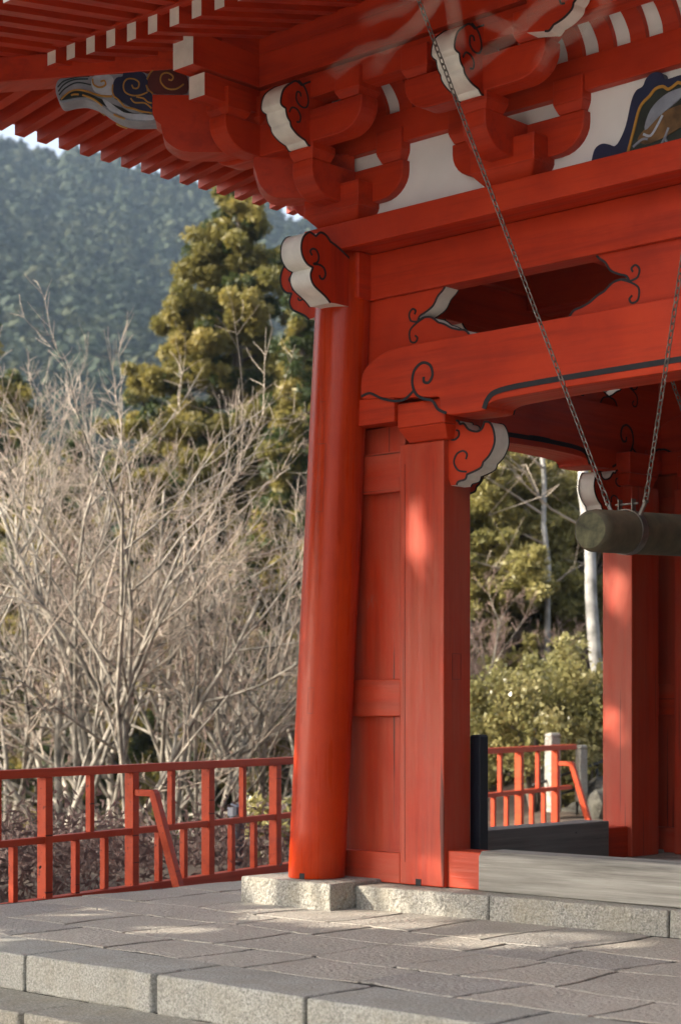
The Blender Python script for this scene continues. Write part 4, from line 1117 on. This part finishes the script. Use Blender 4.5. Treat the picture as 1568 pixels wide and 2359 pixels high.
# boulders, stone posts, handrail, lamp post
def boulder(seed, pos, s, label):
    rng = np.random.default_rng(seed); bm = bmesh.new(); bmesh.ops.create_icosphere(bm, subdivisions=3, radius=1)
    ph = rng.uniform(0, 6.28, 8)
    for v in bm.verts:
        c = v.co.copy(); k = 1 + .16 * math.sin(3 * c.x + ph[0]) + .13 * math.sin(4 * c.y + ph[1]) + .12 * math.sin(5 * c.z + ph[2]) + .05 * math.sin(11 * c.x + 7 * c.y + ph[3])
        v.co = Vector((c.x * s[0] * k, c.y * s[1] * k, (c.z + .55) * s[2] * k))
    me = bpy.data.meshes.new('boulder'); bm.to_mesh(me); bm.free(); me.materials.append(ROCK)
    o = bpy.data.objects.new('boulder', me); COL.objects.link(o); o.location = pos; tag(o, label, 'rock')
boulder(1, (wp(1400, 0, 22.4)[0], 22.4, -.15), (.30, .3, .38), 'dark rough boulder beside the far square post below the handrail')
boulder(2, (wp(1265, 0, 25.0)[0], 25.0, .05), (.30, .3, .36), 'grey boulder behind the railing under the glossy shrub')
boulder(3, (wp(1330, 0, 23.0)[0], 23.0, -.25), (.26, .3, .22), 'low flat grey rock at the foot of the railing brace')
def stone_post(px, py0, py1, Y, w_, label, h2=.02):
    x, y, z1 = wp(px, py0, Y); z0 = wp(px, py1, Y)[2]
    m = MB(); m.frustum(0, 0, w_ * 1.1, -.3, w_, z1 - z0 - .05); m.frustum(0, 0, w_ * 1.12, z1 - z0 - .0495, w_ * .9, z1 - z0)
    o = m.build('stone_post', STONE, None, bevel=.015); o.location = (x, y, z0); o.rotation_euler = (0, 0, .5); tag(o, label, 'post')
stone_post(1272, 1688, 1815, 22.25, .072, 'pale stone post with a flat cap standing behind the railing end')
stone_post(1338, 1716, 1790, 22.35, .055, 'lower pale stone post beside the dark handrail')
hr = thing('handrail', 'dark thin metal handrail climbing to the right past the boulder', 'handrail', loc=wp(1245, 1900, 22.2))
h0 = Vector(wp(1245, 1900, 22.2))
def hrt(name, pts, r): m = MB(); m.tube([tuple(Vector(p) - h0) for p in pts], r, 8); m.build(name, DARKIRON, hr, shade=True)
hrt('top_rail', [wp(1225, 1810, 22.1), wp(1420, 1742, 22.9)], .018)
hrt('lower_rail', [wp(1270, 1836, 22.3), wp(1420, 1786, 22.9)], .016)
for px, a, b, Yp in ((1281, 1790, 1900, 22.35), (1328, 1774, 1880, 22.53), (1374, 1758, 1860, 22.72)): hrt('post', [wp(px, a, Yp), wp(px, b, Yp)], .017)
m = MB(); m.lathe([(.075, 0), (.075, 1.2), (.09, 1.21), (.09, 1.3), (.05, 1.33)], 16)
bx, by = wp(668 / 1.2245, 0, 17.6)[0], 17.6
o = m.build('lamp_post', plain('slate_metal', (.05, .055, .075), .5, .2), None, shade=False); o.location = (bx, by, -.95); tag(o, 'short dark slate cylinder post behind the railing left of the pillar', 'post')

# ------------------------------------------------------------------ forest on the mountain
rng = np.random.default_rng(5)
CC = []; SZ = []; NN = []; II = []
cnt = 0
while cnt < 8000:
    Yy = 75 + 520 * rng.uniform() ** .62; u = rng.uniform(-330, 1120) if rng.uniform() < .88 else rng.uniform(-1500, 2200)
    xx = (u - 784) / 4168 * Yy
    zz = zground(xx, Yy); hgt = rng.uniform(4.5, 8.5) * (.8 if Yy < 200 else 1); wd = hgt * rng.uniform(.26, .40)
    tp = rng.uniform(); k = 130; q = rng.normal(size=(k, 3)); q[:, 2] = np.abs(q[:, 2]) * 1.2 - .35; q /= np.linalg.norm(q, axis=1)[:, None]
    lump = 1 + .22 * np.sin(q[:, 0] * 5 + rng.uniform(0, 6)) * np.sin(q[:, 1] * 5 + rng.uniform(0, 6)) + .12 * rng.normal(size=k)
    p = q * lump[:, None]
    if rng.uniform() < .5:
        tt = np.clip((p[:, 2] + 1) / 2, 0, 1.2); kk = np.clip(1.3 - tt * 1.1, .08, 2); p[:, 0] *= kk; p[:, 1] *= kk
    p = p * np.array((wd, wd, hgt * .52)) + np.array((xx, Yy, zz + hgt * .42))
    CC.append(p); NN.append(q + rng.normal(size=(k, 3)) * .24); SZ.append(np.full(k, (.05 * hgt + .10 + Yy * .0006))); II += [int(tp < .25)] * k; cnt += 1
CC = np.concatenate(CC); NN = np.concatenate(NN); SZ = np.concatenate(SZ)[:, None] * rng.uniform(.7, 1.4, (len(CC), 1))
NN /= np.linalg.norm(NN, axis=1)[:, None]; r_ = rng.normal(size=NN.shape); A = np.cross(NN, r_); A /= np.linalg.norm(A, axis=1)[:, None]; B = np.cross(NN, A)
V = np.stack([CC - A * SZ, CC - B * SZ, CC + A * SZ, CC + B * SZ], 1).reshape(-1, 3)
fo = arrays_mesh('mountain_forest', V, np.arange(len(V)).reshape(-1, 4), [FOREST, leafmat('mountain_foliage_pale', [(.035, .055, .024), (.065, .075, .03), (.10, .10, .042)], .8, .03, .15)], II)
kind(fo, 'stuff')

# ------------------------------------------------------------------ evergreens outside the frame that throw the dappled shade
SU = np.array(SUNV)
def target(px=None, py=None, s=None, n=None, z=None): return np.array(fl(s, n, z))
GAPS = [  # lit patches: point on the pavilion or the paving, radius of the gap across (h) and along (v)
    ((-.15, -.10, .35), .22, .42), ((-.16, -.09, .85), .10, .3), ((.68, .2, 2.5), .03, .10), ((.78, .2, 2.2), .0, .06), ((.62, .2, .25), .20, .12), ((.88, .2, .2), .12, .14),
    ((.80, -.02, .08), .34, .09), ((-.05, -.29, .08), .13, .08), ((.28, -.29, .06), .10, .08), ((.45, -.5, 0), .5, .16), ((1.0, -.35, 0), .4, .12),
    ((.9, -.75, 0), .2, .06), ((-.15, -2.6, 0), .35, .05), ((-.17, -.06, .6), .12, .45), ((2.15, -.75, 0), .35, .12), ((2.45, -.35, 0), .3, .10), ((2.0, -.95, 0), .15, .07),
    ((.34, 3.05, 2.25), .10, .10), ((.32, 3.05, 1.15), .08, .07), ((.38, 3.05, 1.98), .03, .04), ((-.14, -.12, 1.6), .04, .5), ((-.7, -1.4, 0), .2, .06), ((.4, -1.6, 0), .15, .05)]
GP = [(np.array(fl(*p)), a, b) for p, a, b in GAPS]
hx = np.cross(SU, (0, 0, 1.0)); hx /= np.linalg.norm(hx); vx = np.cross(hx, SU)
def open_gap(P):
    keep = np.ones(len(P), bool)
    for g, a, b in GP:
        d = P - g; d = d - (d @ SU)[:, None] * SU
        keep &= ((d @ hx) / (a + .13)) ** 2 + ((d @ vx) / (b + .12)) ** 2 > 1.0
    return keep
def shade_tree(seed, pos, rx, ry, rz, zc, label, n=5200):
    rng = np.random.default_rng(seed); t = thing('evergreen_tree', label, 'tree', loc=pos, group='evergreen trees left of the camera')
    tr = Tubes(); tr.add(np.array([(0, 0, -.4), (.1, .05, 1.5), (0, .1, zc - .5), (.05, 0, zc + rz * .6)]), .17, .06, 10)
    cl = []
    for i in range(44):
        q = rng.normal(size=3); q /= np.linalg.norm(q); q *= rng.uniform(.35, .95) ** .6
        cl.append(np.array((q[0] * rx, q[1] * ry, zc + q[2] * rz)))
        tr.add(np.array([(0, 0, zc - rz * .5), cl[-1] * .5 + (0, 0, zc * .5 - rz * .15), cl[-1]]), .05, .012, 5)
    cl = np.array(cl); c = cl[rng.integers(0, len(cl), n)]
    P = c + rng.normal(size=(n, 3)) * np.array((.45, .50, .42))
    P = P[open_gap(P + np.array(pos))]
    V, F = leaves(rng, P, .24, .2); tr.mesh('trunk', BARK, t); arrays_mesh('crown', V, F, SHADELEAF, None, t); return t
for i, (x, y, zc) in enumerate(((-8.2, 4.2, 5.9), (-8.6, 7.2, 6.5), (-8.2, 10.0, 6.6), (-7.6, 12.6, 6.2))):
    shade_tree(90 + i, (x, y, -.4), 1.9, 1.75, 3.1, zc, ('evergreen tree left of the steps, nearest the viewer', 'broad evergreen tree left of the steps, second from the viewer', 'evergreen tree left of the terrace, third from the viewer', 'evergreen tree by the railing, farthest of the row on the left')[i], n=9500)

def sky_blocker(seed, pos, r, h, label):  # unseen trees added to keep sky light off the right-facing sides
    rng = np.random.default_rng(seed); t = thing('sky_block_tree', label, 'tree', loc=pos, group='unseen trees added to block the sky on the right')
    tr = Tubes(); tr.add(np.array([(0, 0, -.5), (.05, 0, h * .4), (0, 0, h * .95)]), .24, .05, 10); tr.mesh('trunk', BARKC, t)
    n = 11000; f = rng.uniform(0, 1, n) ** .8; a = rng.uniform(0, 6.283, n); q = rng.uniform(.15, 1, n) ** .5
    rad = r * np.minimum(1, (1 - f) * 1.6 + .12) * q * (1 + .18 * np.sin(a * 5 + f * 20))
    P = np.stack([rad * np.cos(a), rad * np.sin(a), .6 + f * (h - .6)], 1) + rng.normal(size=(n, 3)) * .12
    V, F = leaves(rng, P, .34, .3); arrays_mesh('crown', V, F, SHADELEAF, None, t)
for i, (x, y, r_, h_, lb) in enumerate(((9.2, 3.2, 2.7, 11, 'tall unseen sky-blocking tree right of the steps, level with the front eaves'), (10.6, 8.2, 2.8, 12, 'tall unseen sky-blocking tree beside the right end of the pavilion'), (8.4, -1.8, 2.6, 10.5, 'unseen sky-blocking tree right of the steps, nearest the viewer'),
                                       (5.4, -6.4, 2.6, 10, 'unseen sky-blocking tree standing behind the viewer'), (10.8, 13.4, 2.6, 11, 'unseen sky-blocking tree beside the far right corner of the pavilion'),
      (7.6, -6.0, 2.8, 14, 'tallest unseen sky-blocking tree behind the viewer to the right'))):
    sky_blocker(120 + i, (x, y, -.4), r_, h_, lb)

# bare branch close to the camera, hanging into the top of the view
bb = thing('bare_branch_tree', 'thin pale out-of-focus branch hanging into the top of the view', 'tree', loc=(1.9, -.6, -.4))
b0 = Vector((1.9, -.6, -.4)); YB = 2.3
def bp(px, py, dy=0): return Vector(wp(px, py, YB + dy)) - b0
m = MB(); m.tube([(0, 0, -.1), (.03, .02, 1.2), (-.05, .1, 2.4), (-.2, .4, 3.2)], .07, 10, 0, .035)
m.tube([(-.2, .4, 3.2), (-.7, 1.3, 3.1)] + [tuple(bp(1330, -330, .1)), tuple(bp(1180, -190)), tuple(bp(1060, -90)), tuple(bp(1000, 0)), tuple(bp(962, 55)), tuple(bp(900, 105)), tuple(bp(835, 118)), tuple(bp(765, 170))], .0017, 8, 0, .0009)
m.build('trunk', BARK, bb, shade=True)
m = MB()
for pts in ([(1030, -50), (1040, 0), (1050, 60), (1058, 112)], [(1090, -110), (965, -15), (925, 20), (885, 28), (840, 50)], [(1330, -330), (1330, -60), (1240, 20), (1190, 70), (1130, 120), (1060, 180)], [(1330, -60), (1400, 10), (1330, 70), (1275, 105), (1240, 150)], [(1190, 70), (1150, 60), (1110, 40)], [(900, 105), (870, 150), (850, 160)]):
    m.tube([tuple(bp(*p)) for p in smooth(pts, 4)], .0009, 6, 0, .0006)
m.build('crown', BARK, bb, shade=True)

# ------------------------------------------------------------------ haze
m = MB(); m.box(-700, 700, -25, 760, -40, 300)
hz = m.build('haze', [], None)
hm = bpy.data.materials.new('haze_air'); hm.use_nodes = True; t = hm.node_tree; t.nodes.clear()
out = t.nodes.new('ShaderNodeOutputMaterial'); pv = t.nodes.new('ShaderNodeVolumePrincipled')
pv.inputs['Color'].default_value = (.58, .77, 1.0, 1); pv.inputs['Density'].default_value = .00024; pv.inputs['Anisotropy'].default_value = 0.2
t.links.new(pv.outputs[0], out.inputs['Volume']); hz.data.materials.append(hm); kind(hz, 'stuff')
